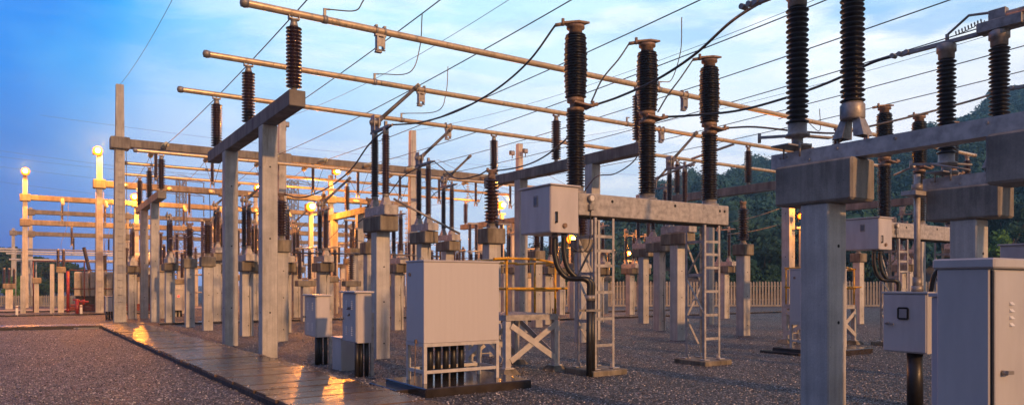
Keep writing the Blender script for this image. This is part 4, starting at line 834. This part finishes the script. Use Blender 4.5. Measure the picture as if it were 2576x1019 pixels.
o = MB(); o.cyl((-1.9, 0, 3.15), (1.4, 0, 3.15), .035, n=10); o.cyl((-1.9, 0, 0), (-1.9, 0, 3.2), .03, n=8); o.cyl((1.3, 0, 0), (1.3, 0, 3.15), .04, n=8); o = o.build('pipe_rail', 'red_rust'); o.location = col_at(160, 45); o.rotation_euler.z = -YAW; tag(o, 'rusty red pipe rail above the far left posts', 'pipe')
for i, (px, y) in enumerate(((42.5, 795), (204, 792))):
    p = gnd(px, y); t = thing('marker_post', ['left short white marker post with red band', 'right short white marker post beside the hydrant'][i], 'marker post', p, 0, 'white marker posts'); MB().box(-.06, .06, -.06, .06, 0, .55, .01).build('post', 'white_paint', t); MB().box(-.063, .063, -.063, .063, .44, .50).build('red_band', 'red_rust', t)
# slim posts far left
def far_post(px, yb, h, label, w=.24, cap=None, ins=0):
    p = gnd(px, yb); t = thing('equipment_post', label, 'post', p, 0, 'slim equipment posts at far left'); MB().box(-w/2, w/2, -w/2, w/2, -.05, h, .01).build('column', 'concrete', t)
    if cap: MB().box(-cap, cap, -cap, cap, h+.001, h+.35, .03).build('cap', 'cap_concrete', t)
    for i in range(ins):
        x = (i-(ins-1)/2)*.28; s = MB().sheds(x, 0, h+.36, h+1.3, .10, .065, 14, 12).build('porcelain_stack', 'porcelain', t); MB().cyl((x, 0, h+1.3), (x, 0, h+1.42), .07, n=10).build('insulator_cap', 'cast_metal', s)
far_post(58, 788, 2.2, 'pale bare post in front of the far left lamp column', .26); far_post(92, 786, 1.75, 'capped post right of the far left lamp column', .24, .24, 0); far_post(131, 787, 2.9, 'slim tall post left of the red pipe', .22); far_post(23, 777, 1.4, 'far left post topped with three small insulators', .42, .36, 3)
far_post(153, 786, 2.4, 'post close left of the red pipe with two insulators', .3, .25, 2); far_post(405, 800, 2.3, 'slim post right of the small distant portal legs', .3, .25, 2); far_post(540, 797, 2.3, 'slim far post left of the left tall portal leg', .3, .25, 2)
far_post(655, 800, 2.5, 'slim far post hidden by the tall right portal leg', .3, .25, 1); far_post(890, 798, 3.2, 'far post left of the nearest stepped pedestal', .34, .3, 2); far_post(1035, 795, 2.6, 'far post just left of the big cabinet', .34, .3, 2); far_post(1445, 800, 2.4, 'far post behind the black conduits', .34, .3, 2)
far_post(985, 790, 2.3, 'far post right of the nearest stepped pedestal', .3, .25, 2)
def far_box(px, y0, y1, yb, w, label, red=False, cond=3):
    p = gnd(px, yb); d = EYE*F/(yb-HZ); z1 = EYE-(y0-HZ)/F*d; z0 = EYE-(y1-HZ)/F*d
    t = thing('terminal_cabinet', label, 'cabinet', p, -YAW*.0, 'small far terminal cabinets'); MB().box(-w/2, w/2, -.3, .3, z0, z1, .008).build('body', 'box_dark_paint', t); MB().box(-w/2-.03, w/2+.03, -.33, .33, z1+.001, z1+.03).build('roof', 'box_paint', t)
    for k in range(cond): MB().cyl((-w/3+k*w/3, 0, -.02), (-w/3+k*w/3, 0, z0), .05, n=8).build('conduit', 'black_rubber', t)
    if red: MB().cyl((0, -.305, z1-.35), (0, -.302, z1-.35), .05, n=10).build('indicator', 'red_lit', t)
far_box(275, 746, 783, 804, .35, 'small grey cabinet left of the tall square gantry column'); far_box(538, 751, 781, 803, .35, 'small grey cabinet left of the left tall portal leg'); far_box(447, 728, 780, 796, .5, 'far cabinet with red dot between the slim columns', True)
far_box(646, 735, 770, 795, .4, 'far cabinet between tall portal legs', True); far_box(985, 738, 770, 792, .5, 'far cabinet left of the big cabinet'); far_box(1382, 728, 775, 800, .5, 'far grey cabinet seen through the yellow railing'); far_box(897, 690, 750, 785, .5, 'far panel with red light left of the nearest stepped pedestal', True)
# clutter: low bus pipes and steelwork across the middle background
for i, (pa, pb, d1, d2, r) in enumerate(((( 395, 690), (760, 694), 45, 52, .06), ((500, 660), (700, 664), 50, 55, .05), ((760, 700), (960, 704), 45, 50, .05), ((400, 735), (640, 735), 42, 46, .04), ((960, 686), (1080, 690), 45, 48, .05), ((1255, 700), (1500, 703), 45, 52, .05))):
    o = MB().cyl(at(*pa, d1), at(*pb, d2), r, n=10)
    for s in (.1, .5, .9):
        m = at(*pa, d1).lerp(at(*pb, d2), s); o.cyl((m.x, m.y, 0), m, r*.8, n=8)
    tag(o.build('pipe_rack', 'galvanized'), f"low pipe rack in the background, {ORD[i]} of six from left", 'pipe rack', 'low pipe racks')
for i, (px, d, z0, z1) in enumerate(((520, 40, 3.0, 5.2), (590, 44, 3, 5), (660, 46, 3.2, 5.2), (735, 44, 3, 5), (880, 42, 3.2, 5.4), (905, 46, 2.6, 4.8), (970, 48, 3.2, 5.2), (1190, 42, 3, 5.2), (1205, 50, 3, 5.4), (1270, 40, 3, 5), (455, 42, 2.8, 4.6), (395, 44, 2.8, 4.8), (560, 52, 3, 5.4), (1060, 50, 3, 5.2), (1150, 54, 3, 5), (320, 50, 2.6, 4.6))):
    p = col_at(px, d); t = thing('apparatus_column', f"slender brown insulator unit in the background, {'number '+ORD[i] if i<12 else ['extra left','extra middle','extra right','extra far left'][i-12]} about {px*100//2576} percent across", 'insulator', p, 0, 'slender background insulator units')
    MB().box(-.2, .2, -.2, .2, -.05, z0-.3, .01).build('column', 'concrete', t); MB().box(-.3, .3, -.3, .3, z0-.299, z0, .02).build('cap', 'cap_concrete', t)
    for s in (-.22, .22): MB().sheds(s, 0, z0+.1, z1, .11, .07, 22, 12).build('porcelain_stack', 'porcelain', t)
    MB().box(-.35, .35, -.06, .06, z1, z1+.1, .01).build('terminal', 'cast_metal', t)
bgk = 0
WHERE = ['left of the tall square gantry column', 'between square column and small portal', 'between the small portal legs', 'left of the tall left portal leg', 'between the two tall portal legs', 'just right of the tall right portal leg', 'above the left kiosk', 'above the right kiosk', 'beside the nearest stepped pedestal', 'above the big cabinet left edge', 'above the big cabinet middle', 'above the big cabinet right edge', 'behind the yellow railing', 'behind the left ladder tower']
WX = [270, 330, 400, 500, 620, 720, 800, 890, 975, 1030, 1130, 1230, 1320, 1500]
for px, d, h in ((300, 60, 4.2), (352, 47, 3.6), (372, 62, 4.6), (448, 38, 3.4), (492, 56, 4.6), (532, 46, 4.1), (585, 58, 4.6), (612, 40, 3.6), (632, 50, 4.4), (700, 58, 4.8), (728, 40, 3.6), (752, 52, 4.4), (768, 33, 3.3), (796, 62, 5), (828, 36, 3.5), (862, 52, 4.6), (884, 36, 3.3), (918, 58, 5), (952, 40, 3.7), (992, 36, 3.3), (1012, 54, 4.8), (1068, 62, 5), (1086, 42, 3.7), (1108, 50, 4.4), (1142, 38, 3.4), (1165, 46, 4.1), (1198, 36, 3.3), (1222, 60, 4.8), (1302, 52, 4.4), (1330, 44, 3.8), (1400, 48, 4.1), (1478, 50, 4.3), (1520, 42, 3.6)):
    p = col_at(px, d); wi = min(range(14), key=lambda i: abs(WX[i]-px)); kind = ['twin', 'single', 'triple'][bgk % 3]; bgk += 1
    t = thing('apparatus_column', f"{kind} brown insulator unit about {d} paces back, {WHERE[wi]}", 'insulator', p, rng.uniform(-.1, .1), 'slender background insulator units')
    MB().box(-.17, .17, -.17, .17, -.05, h-1.7, .01).build('column', 'concrete', t); MB().box(-.42, .42, -.25, .25, h-1.7+.001, h-1.42, .02).build('cap', 'cap_concrete', t)
    xs = {'twin': (-.27, .2), 'single': (0,), 'triple': (-.3, 0, .3)}[kind]
    for x in xs:
        q = MB().sheds(x, 0, h-1.36, h-.1, .105 if kind != 'single' else .16, .065, 18 if kind != 'single' else 12, 12).build('porcelain_stack', 'porcelain', t); MB().cyl((x, 0, h-.1), (x, 0, h), .07, n=10).build('insulator_cap', 'cast_metal', q)
    if len(xs) > 1: MB().cyl((xs[0]-.2, 0, h+.03), (xs[-1]+.5, 0, h+.12), .035, n=8).build('switch_blade', 'aluminium', t)
    if bgk % 2:
        a = at(px, HZ-(h-EYE)/d*F, d); b2 = a+Vector((rng.uniform(2.2, 3.6), rng.uniform(-1, 3), rng.uniform(-.5, 1.6)))
        cable([a, a.lerp(b2, .35)-Vector((0, 0, .35)), a.lerp(b2, .7)-Vector((0, 0, .3)), b2], .016, 'jumper_cable', f"slack wire from the {kind} unit, {WHERE[wi]}", 'cable_grey', 5)
for i, (px0, y0, px1, y1, d) in enumerate(((860, 690, 1020, 694, 60), (700, 640, 980, 646, 58), (640, 715, 860, 718, 50), (420, 650, 560, 652, 60), (990, 655, 1240, 662, 58), (1000, 672, 1230, 678, 60), (330, 665, 480, 668, 62))):
    o = MB(); a = at(px0, y0, d); b2 = at(px1, y1, d+4)
    for k in (0, .25, .5): o.cyl(a+Vector((0, k, k*.8)), b2+Vector((0, k, k*.8)), .04, n=8)
    for f in (.05, .5, .95): m = a.lerp(b2, f); o.box(m.x-.1, m.x+.1, m.y-.1, m.y+.6, 0, m.z+.3)
    tag(o.build('pipe_rack', 'galvanized'), f"triple low pipes far back, {['behind big cabinet left edge', 'between the tall portal leg and nearest pedestal', 'behind the kiosks', 'beyond the pair of small insulators', 'above the big cabinet', 'just above the big cabinet lid', 'beside the square gantry column'][i]}", 'pipe rack', 'low pipe racks')
# ================================================================= FENCE
def fence(p0, p1, h, label, n_panels, pitch=.235):
    p0 = Vector(p0); p1 = Vector(p1); L = (p1-p0).length; ang = math.atan2(p1.y-p0.y, p1.x-p0.x)
    t = thing('palisade_fence', label, 'fence', (p0.x, p0.y, 0), ang, 'concrete picket fences'); PL = L/n_panels
    for k in range(n_panels):
        x0 = k*PL; m = MB(); x = x0+.12
        while x < x0+PL-.1:
            hh = h+random.uniform(-.03, .02); m.box(x, x+pitch*.56, -.03, .03, .12, hh-.04); m.add([(x, -.03, hh-.04), (x+pitch*.56, -.03, hh-.04), (x+pitch*.56, .03, hh-.04), (x, .03, hh-.04), (x+pitch*.28, 0, hh+.05)], [(0, 1, 4), (1, 2, 4), (2, 3, 4), (3, 0, 4)]); x += pitch
        m.box(x0, x0+PL, .032, .10, h*.25, h*.25+.09); m.box(x0, x0+PL, .032, .10, h*.8, h*.8+.09); m.build('picket_panel', 'fence_concrete', t)
        MB().box(x0-.06, x0+.06, .04, .17, 0, h*.95, .01).build('fence_post', 'fence_concrete', t)
    MB().box(0, L, -.1, .12, -.05, .11).build('kerb', 'fence_concrete', t)
a = gnd(1415, 770); b = gnd(2700, 770); fence((a.x, a.y), (b.x, b.y), 1.9, 'pale picket fence at the foot of the wooded hill', 11)
a = gnd(-130, 771); b = gnd(470, 769); fence((a.x, a.y), (b.x, b.y), .83, 'low pale picket fence at the far left', 8, .16)
# ================================================================= PYLONS
def pylon(px, d, ytop, label, w=2.6):
    p = col_at(px, d); H = EYE+(HZ-ytop)/F*d; t = thing('transmission_tower', label, 'lattice tower', p, .3, 'lattice transmission towers')
    m = MB(); n = 11; zs = [H*(1-(1-i/n)**1.15) for i in range(n+1)]
    W = lambda z: w*(1-.62*min(1, z/(H*.7)))
    C = lambda z: [Vector((sx*W(z)/2, sy*W(z)/2, z)) for sx, sy in ((-1, -1), (1, -1), (1, 1), (-1, 1))]
    for i in range(n):
        A = C(zs[i]); B = C(zs[i+1])
        for k in range(4):
            m.bar(A[k], B[k], .14, .14); m.bar(A[k], B[(k+1) % 4], .07, .07); m.bar(A[(k+1) % 4], B[k], .07, .07); m.bar(B[k], B[(k+1) % 4], .07, .07)
    m.build('lattice_body', 'pylon_steel', t)
    for f in (.74, .86, .98):
        c = MB(); z = H*f
        for s in (-1, 1):
            for y in (-.4, .4): c.bar((0, y, z), (s*w*1.35, 0, z), .08, .08); c.bar((0, y, z+.9), (s*w*1.35, 0, z), .06, .06)
            c.cyl((s*w*1.3, 0, z), (s*w*1.3, 0, z-1.1), .09, n=6)
        c.build('cross_arm', 'pylon_steel', t)
pylon(456, 120, 448, 'left lattice tower seen beyond the small portal', 3.0); pylon(737, 125, 455, 'right lattice tower beside the tall portal leg', 3.4)
# ================================================================= HILL, FOREST, TREES
def interp(x, pts):
    for (a, ya), (b, yb) in zip(pts, pts[1:]):
        if x <= b: t = max(0, (x-a)/(b-a)); t = t*t*(3-2*t); return ya+(yb-ya)*t
    return pts[-1][1]
SKY_R = [(1180, 716), (1400, 660), (1515, 590), (1600, 535), (1720, 482), (1815, 458), (1920, 450), (2100, 425), (2250, 392), (2400, 330), (2500, 292), (2600, 268), (2800, 250), (3100, 240), (3600, 300)]
def hill_height(px, d):
    yk = interp(px, SKY_R); R1 = 190.0; hr = (HZ-yk)/F*R1
    t = min(1, max(0, (d-66)/(R1-66))); s = t**.85
    return max(0, hr*s)+1.2*sin(px*.021+d*.06)*t
def hill():
    vs = []; fs = []; PX = list(range(1150, 3700, 25)); DS = [64+i*6.5 for i in range(26)]
    for d in DS:
        for px in PX:
            p = at(px, HZ, d); h = hill_height(px, d) if d <= 190 else hill_height(px, 190)*(1-(d-190)/60)
            vs.append((p.x, p.y, h-.02 if d > 66 else -.05))
    n = len(PX)
    for i in range(len(DS)-1):
        for k in range(n-1): fs.append((i*n+k, i*n+k+1, (i+1)*n+k+1, (i+1)*n+k))
    o = MB().add(vs, fs, True).build('hill', 'soil'); tag(o, kind='structure')
hill()
def leaf_cloud(centers, radii, per, size, flat=.8):
    """leaf quads on and in ellipsoid clumps -> verts (n*4,3)"""
    out = []
    for c, r, n in zip(centers, radii, per):
        d = rng.normal(size=(n, 3)); d /= np.linalg.norm(d, axis=1)[:, None]
        rr = r*(.60+.52*rng.random(n))[:, None]
        P = np.array(c)+d*rr*np.array([1, 1, flat])
        a = rng.normal(size=(n, 3)); a /= np.linalg.norm(a, axis=1)[:, None]
        nn = d+.7*a; nn /= np.linalg.norm(nn, axis=1)[:, None]
        t = np.cross(nn, rng.normal(size=(n, 3))); t /= np.linalg.norm(t, axis=1)[:, None]; b = np.cross(nn, t)
        s = size*(.6+.8*rng.random(n))[:, None]
        out.append(np.stack([P-t*s, P-b*s*.6, P+t*s, P+b*s*.6], 1).reshape(-1, 3))
    return np.concatenate(out)
def quads(name, V, mat, parent=None, core=None):
    n = len(V)//4; me = bpy.data.meshes.new(name)
    vs = V; nf = n; loops = np.arange(n*4); starts = np.arange(n)*4; tot = np.full(n, 4)
    if core is not None:
        cv, cf = core; off = len(V); vs = np.concatenate([V, cv]); loops = np.concatenate([loops, (cf+off).reshape(-1)]); starts = np.concatenate([starts, n*4+np.arange(len(cf))*3]); nf = n+len(cf)
    me.vertices.add(len(vs)); me.vertices.foreach_set('co', vs.astype(np.float32).reshape(-1))
    me.loops.add(len(loops)); me.loops.foreach_set('vertex_index', loops.astype(np.int32))
    me.polygons.add(nf); me.polygons.foreach_set('loop_start', starts.astype(np.int32))
    me.materials.append(M[mat]); me.update(calc_edges=True); me.validate()
    o = bpy.data.objects.new(name, me); COL.objects.link(o)
    if parent is not None: o.parent = parent
    return o
def ico(level=1):
    bm = bmesh.new(); bmesh.ops.create_icosphere(bm, subdivisions=level+1, radius=1); v = np.array([x.co[:] for x in bm.verts]); f = np.array([[y.index for y in x.verts] for x in bm.faces]); bm.free(); return v, f
ICO = ico(1)
def forest():
    C = []; R = []; N = []; cv = []; cf = []; off = 0
    for i in range(2600):
        px = rng.uniform(1230, 3250); d = 72+ (190-72)*rng.random()**.8
        h = hill_height(px, d)
        if h < .2 and px < 1500: continue
        p = at(px, HZ, d); r = rng.uniform(1.6, 3.2)*(.75+.35*d/190); cz = h+r*rng.uniform(.55, 1.15)
        if px < 1700: cz -= r*.3
        for k in range(3):
            q = (p.x+rng.normal()*r*.45, p.y+rng.normal()*r*.45, cz+rng.normal()*r*.3); rr = r*rng.uniform(.5, .85)
            C.append(q); R.append(rr); N.append(int(62*rr**1.5)+14)
            j = 1+.18*rng.normal(size=(len(ICO[0]), 1)); cv.append(ICO[0]*j*rr*.62*np.array([1, 1, .8])+np.array(q)); cf.append(ICO[1]+off); off += len(ICO[0])
    V = leaf_cloud(C, R, N, .30)
    o = quads('forest', V, 'forest_leaf', None, (np.concatenate(cv), np.concatenate(cf))); tag(o, 'dense dark green forest covering the hillside', 'forest', kind='stuff')
forest()
def tree(px, d, H, R, label, mat='mid_leaf', z0=0.0, leaf=.2, group='broadleaf trees at the yard edge'):
    p = col_at(px, d, z0); t = thing('broadleaf_tree', label, 'tree', p, 0, group)
    m = MB(); m.tube(spline([(0, 0, -.2), (.1, .05, H*.3), (-.05, .1, H*.6), (.05, 0, H*.85)], 4), [.02*H*(1-.75*i/12) for i in range(13)], 8)
    C = []; rr = []; N = []
    for k in range(int(15)):
        a = rng.uniform(0, 2*pi); f = rng.uniform(.35, 1); q = (R*.62*cos(a)*sqrt(max(.1, 1-(f-.6)**2*3)), R*.62*sin(a)*sqrt(max(.1, 1-(f-.6)**2*3)), H*f*.93)
        s = R*rng.uniform(.28, .5); C.append(q); rr.append(s); N.append(int(260*s**1.2)+50)
        m.tube([(0, 0, H*f*.55), (q[0]*.5, q[1]*.5, H*f*.75), q], [.009*H, .006*H, .003*H], 5)
    m.build('trunk', 'bark', t)
    cv = np.concatenate([ICO[0]*(1+.2*rng.normal(size=(len(ICO[0]), 1)))*s*.6+np.array(c) for c, s in zip(C, rr)]); cf = np.concatenate([ICO[1]+i*len(ICO[0]) for i in range(len(C))])
    quads('crown', leaf_cloud(C, rr, N, leaf), mat, t, (cv, cf)); return t
for px, d, H, R, l, mt in ((2478, 62, 6.6, 2.2, 'bright green round tree behind the second thick pillar', 'bright_leaf'), (2545, 64, 8.8, 2.6, 'dark tree at the right edge above the control cabinet', 'mid_leaf'), (2425, 66, 7.6, 2.2, 'mid green tree left of the bright round tree', 'mid_leaf'), (2150, 68, 5.4, 2.4, 'leafy tree behind the right breaker box', 'mid_leaf'), (1860, 66, 4.6, 2.2, 'bushy tree over the fence left of the lone insulator', 'mid_leaf'), (1925, 68, 5.2, 2.5, 'bushy tree over the fence right of the lone insulator', 'mid_leaf')):
    tree(px, d, H, R, l, mt)
for px, d, H, R, l, mt in ((18, 86, 5.4, 3.6, 'large dark tree at the far left edge', 'mid_leaf'), (-40, 84, 5.6, 3.8, 'dark tree just off the left edge', 'mid_leaf'), (62, 90, 4.9, 3.2, 'dark tree behind the far left lamp post', 'mid_leaf'), (105, 88, 4.4, 3.0, 'rounded tree left of the red pipe', 'mid_leaf'), (140, 92, 4.6, 2.8, 'tree crown over the far left posts', 'mid_leaf'), (42, 74, 2.4, 1.3, 'small bright bush above the low fence', 'bright_leaf'), (178, 95, 3.6, 2.8, 'low tree half hidden by transformer', 'mid_leaf'), (240, 100, 3.0, 3.0, 'low tree behind the brightest lamp column', 'mid_leaf'), (85, 76, 2.2, 1.6, 'dark bush above the low fence', 'mid_leaf')):
    tree(px, d, H, R, l, mt, leaf=.24)
for px, l in ((2508, 'first'), (2550, 'second'), (2424, 'third')):
    d = 186; z = hill_height(px, d); tree(px, d, 7.5 if px > 2450 else 6.0, 3.2, f'{l} feathery treetop standing out on the skyline at upper right', 'forest_leaf', z, .4)
# ================================================================= SKY
w = bpy.data.worlds.new('World'); S.world = w; w.use_nodes = True; nt = w.node_tree; N = nt.nodes; L = nt.links; bg = N['Background']
def mth(op, a, b=None, c=None, clamp=False):
    n = N.new('ShaderNodeMath'); n.operation = op; n.use_clamp = clamp
    for i, x in enumerate((a, b, c)):
        if x is None: continue
        if isinstance(x, (int, float)): n.inputs[i].default_value = x
        else: L.new(x, n.inputs[i])
    return n.outputs[0]
tc = N.new('ShaderNodeTexCoord'); mp = N.new('ShaderNodeMapping'); mp.inputs['Rotation'].default_value = (0, 0, YAW); L.new(tc.outputs['Generated'], mp.inputs['Vector'])
sx = N.new('ShaderNodeSeparateXYZ'); L.new(mp.outputs['Vector'], sx.inputs[0])
az = mth('ARCTAN2', sx.outputs[0], sx.outputs[1])         # 0 straight ahead, + right
azn = mth('MULTIPLY_ADD', az, 1/pi*.5, .5)
el = sx.outputs[2]
dn = N.new('ShaderNodeTexNoise'); dn.inputs['Scale'].default_value = 2.2; dn.inputs['Detail'].default_value = 5; L.new(mp.outputs['Vector'], dn.inputs['Vector'])
dd_ = mth('MULTIPLY_ADD', mth('SUBTRACT', dn.outputs['Fac'], .5), .10, 0)
aw = mth('ADD', azn, dd_)
def P(px): return .5+math.atan((px-CX)/F)/(2*pi)
# colours near the horizon and high up, by azimuth
low = ramp(nt, aw, [(.0, (.15, .145, .18)), (.18, (.12, .13, .20)), (.30, (.07, .10, .30)), (P(0), (.075, .14, .50)), (P(350), (.18, .26, .66)), (P(900), (.34, .50, .84)), (P(1400), (.56, .70, .92)), (P(2200), (.80, .84, .98)), (.70, (.30, .30, .34)), (.8, (.17, .15, .15)), (1, (.17, .15, .15))])
high = ramp(nt, aw, [(.0, (.14, .17, .24)), (.18, (.09, .12, .26)), (.3, (.0, .13, .60)), (P(0), (.0, .23, .84)), (P(260), (.01, .40, .92)), (P(560), (.24, .64, .97)), (P(1000), (.50, .83, .99)), (P(1500), (.62, .88, 1.0)), (P(2200), (.50, .76, .96)), (.72, (.22, .28, .38)), (1, (.13, .14, .18))])
mid = ramp(nt, aw, [(.0, (.15, .16, .21)), (.18, (.10, .12, .24)), (.3, (.02, .14, .55)), (P(0), (.0, .235, .78)), (P(260), (.08, .40, .88)), (P(560), (.38, .62, .95)), (P(1000), (.66, .82, .98)), (P(1500), (.95, .98, 1.02)), (P(2200), (1.05, 1.03, 1.06)), (.72, (.30, .30, .34)), (1, (.15, .15, .17))])
sk = mix(nt, mth('SMOOTH_MIN', mth('MULTIPLY', mth('MAXIMUM', el, 0), 4.2), 1, .2), low, mid)
hf = N.new('ShaderNodeMapRange'); hf.inputs[1].default_value = .16; hf.inputs[2].default_value = .38; hf.interpolation_type = 'SMOOTHSTEP'; L.new(mth('MULTIPLY_ADD', dd_, 1.2, el), hf.inputs[0])
sk = mix(nt, hf.outputs[0], sk, high)
# cloud sheets: stretched noise, patchy bright cloud and blue gaps to the right
cm = N.new('ShaderNodeMapping'); cm.inputs['Scale'].default_value = (1.0, 1.0, 4.6); cm.inputs['Location'].default_value = (3.1, 1.7, .4); cm.inputs['Rotation'].default_value = (0, radians(-8), 0); L.new(mp.outputs['Vector'], cm.inputs['Vector'])
cn = N.new('ShaderNodeTexNoise'); cn.inputs['Scale'].default_value = 3.0; cn.inputs['Detail'].default_value = 9; cn.inputs['Roughness'].default_value = .60; cn.inputs['Distortion'].default_value = .35; L.new(cm.outputs['Vector'], cn.inputs['Vector'])
cw = ramp(nt, aw, [(.0, .15), (P(-200), .0), (P(200), .03), (P(500), .25), (P(1000), .6), (P(1500), .95), (P(2400), 1), (.8, .4), (1, .15)])
cfac = ramp(nt, cn.outputs['Fac'], [(.47, 0), (.60, 1)])
white = mix(nt, mth('MULTIPLY', mth('MAXIMUM', el, 0), 2.5, clamp=True), (1.0, .97, 1.02), (1.02, 1.05, 1.08))
sk = mix(nt, mth('MULTIPLY', mth('MULTIPLY', cfac, cw), .85), sk, white)
cn2 = N.new('ShaderNodeTexNoise'); cn2.inputs['Scale'].default_value = 4.1; cn2.inputs['Detail'].default_value = 8; cn2.inputs['Roughness'].default_value = .6; cm2 = N.new('ShaderNodeMapping'); cm2.inputs['Scale'].default_value = (1, 1, 4.2); cm2.inputs['Location'].default_value = (7.3, 0.2, 2.2); L.new(mp.outputs['Vector'], cm2.inputs['Vector']); L.new(cm2.outputs['Vector'], cn2.inputs['Vector'])
gfac = ramp(nt, cn2.outputs['Fac'], [(.50, 0), (.62, 1)])
gw = ramp(nt, aw, [(.0, .0), (P(0), .12), (P(900), .15), (P(1400), .4), (P(2200), .7), (.8, .4), (1, 0)])
sk = mix(nt, mth('MULTIPLY', gfac, gw), sk, (.24, .50, .82))
zf = N.new('ShaderNodeMapRange'); zf.inputs[1].default_value = .42; zf.inputs[2].default_value = .68; L.new(el, zf.inputs[0]); sk = mix(nt, zf.outputs[0], sk, (.20, .22, .40))
below = mth('LESS_THAN', el, -.002); sk = mix(nt, below, sk, (.09, .08, .09))
L.new(sk, bg.inputs['Color']); bg.inputs['Strength'].default_value = 1.14
# physical sky for the light of the low sun, added softly
SUN_EL = radians(19); SUN_AZ = radians(150)
ns = N.new('ShaderNodeTexSky'); ns.sky_type = 'NISHITA'; ns.sun_disc = False; ns.sun_elevation = radians(2); ns.sun_rotation = SUN_AZ
bg2 = N.new('ShaderNodeBackground'); bg2.inputs['Strength'].default_value = .02; L.new(ns.outputs['Color'], bg2.inputs['Color'])
adds = N.new('ShaderNodeAddShader'); L.new(bg.outputs[0], adds.inputs[0]); L.new(bg2.outputs[0], adds.inputs[1]); L.new(adds.outputs[0], N['World Output'].inputs['Surface'])
# unseen sodium floodlight as one parallel light: warm, low, from behind right
sd = bpy.data.lights.new('flood_sun', 'SUN'); sd.energy = 3.5; sd.color = (1, .50, .20); sd.angle = radians(1.6)
so = bpy.data.objects.new('flood_sun', sd); COL.objects.link(so); dirv = Vector((-.03, 1, -.36)); so.rotation_euler = dirv.to_track_quat('-Z', 'Y').to_euler(); so.location = (5, -20, 20)
hz = MB().box(-425, 425, -425, 425, -1.0, 72).build('haze', 'white_paint'); tag(hz, kind='stuff')
hm = bpy.data.materials.new('haze_air'); hm.use_nodes = True; hn = hm.node_tree; hn.nodes.remove(hn.nodes['Principled BSDF'])
pv = hn.nodes.new('ShaderNodeVolumePrincipled'); pv.inputs['Color'].default_value = (.42, .74, 1, 1); pv.inputs['Density'].default_value = .0012; pv.inputs['Anisotropy'].default_value = .65
hn.links.new(pv.outputs[0], hn.nodes['Material Output'].inputs['Volume']); hz.data.materials[0] = hm
# ================================================================= CAMERA
cd = bpy.data.cameras.new('camera'); co = bpy.data.objects.new('camera', cd); COL.objects.link(co); co.location = (0, 0, EYE); co.rotation_euler = (radians(90), 0, -YAW)
cd.sensor_width = 36; cd.lens = 36*F/2576; cd.shift_y = (HZ-509.5)/2576; cd.clip_end = 3000; cd.clip_start = .05; S.camera = co
S.view_settings.view_transform = 'Standard'; S.view_settings.look = 'None'; S.view_settings.gamma = 1; S.view_settings.exposure = .16
S.cycles.max_bounces = 6; S.cycles.use_denoising = True
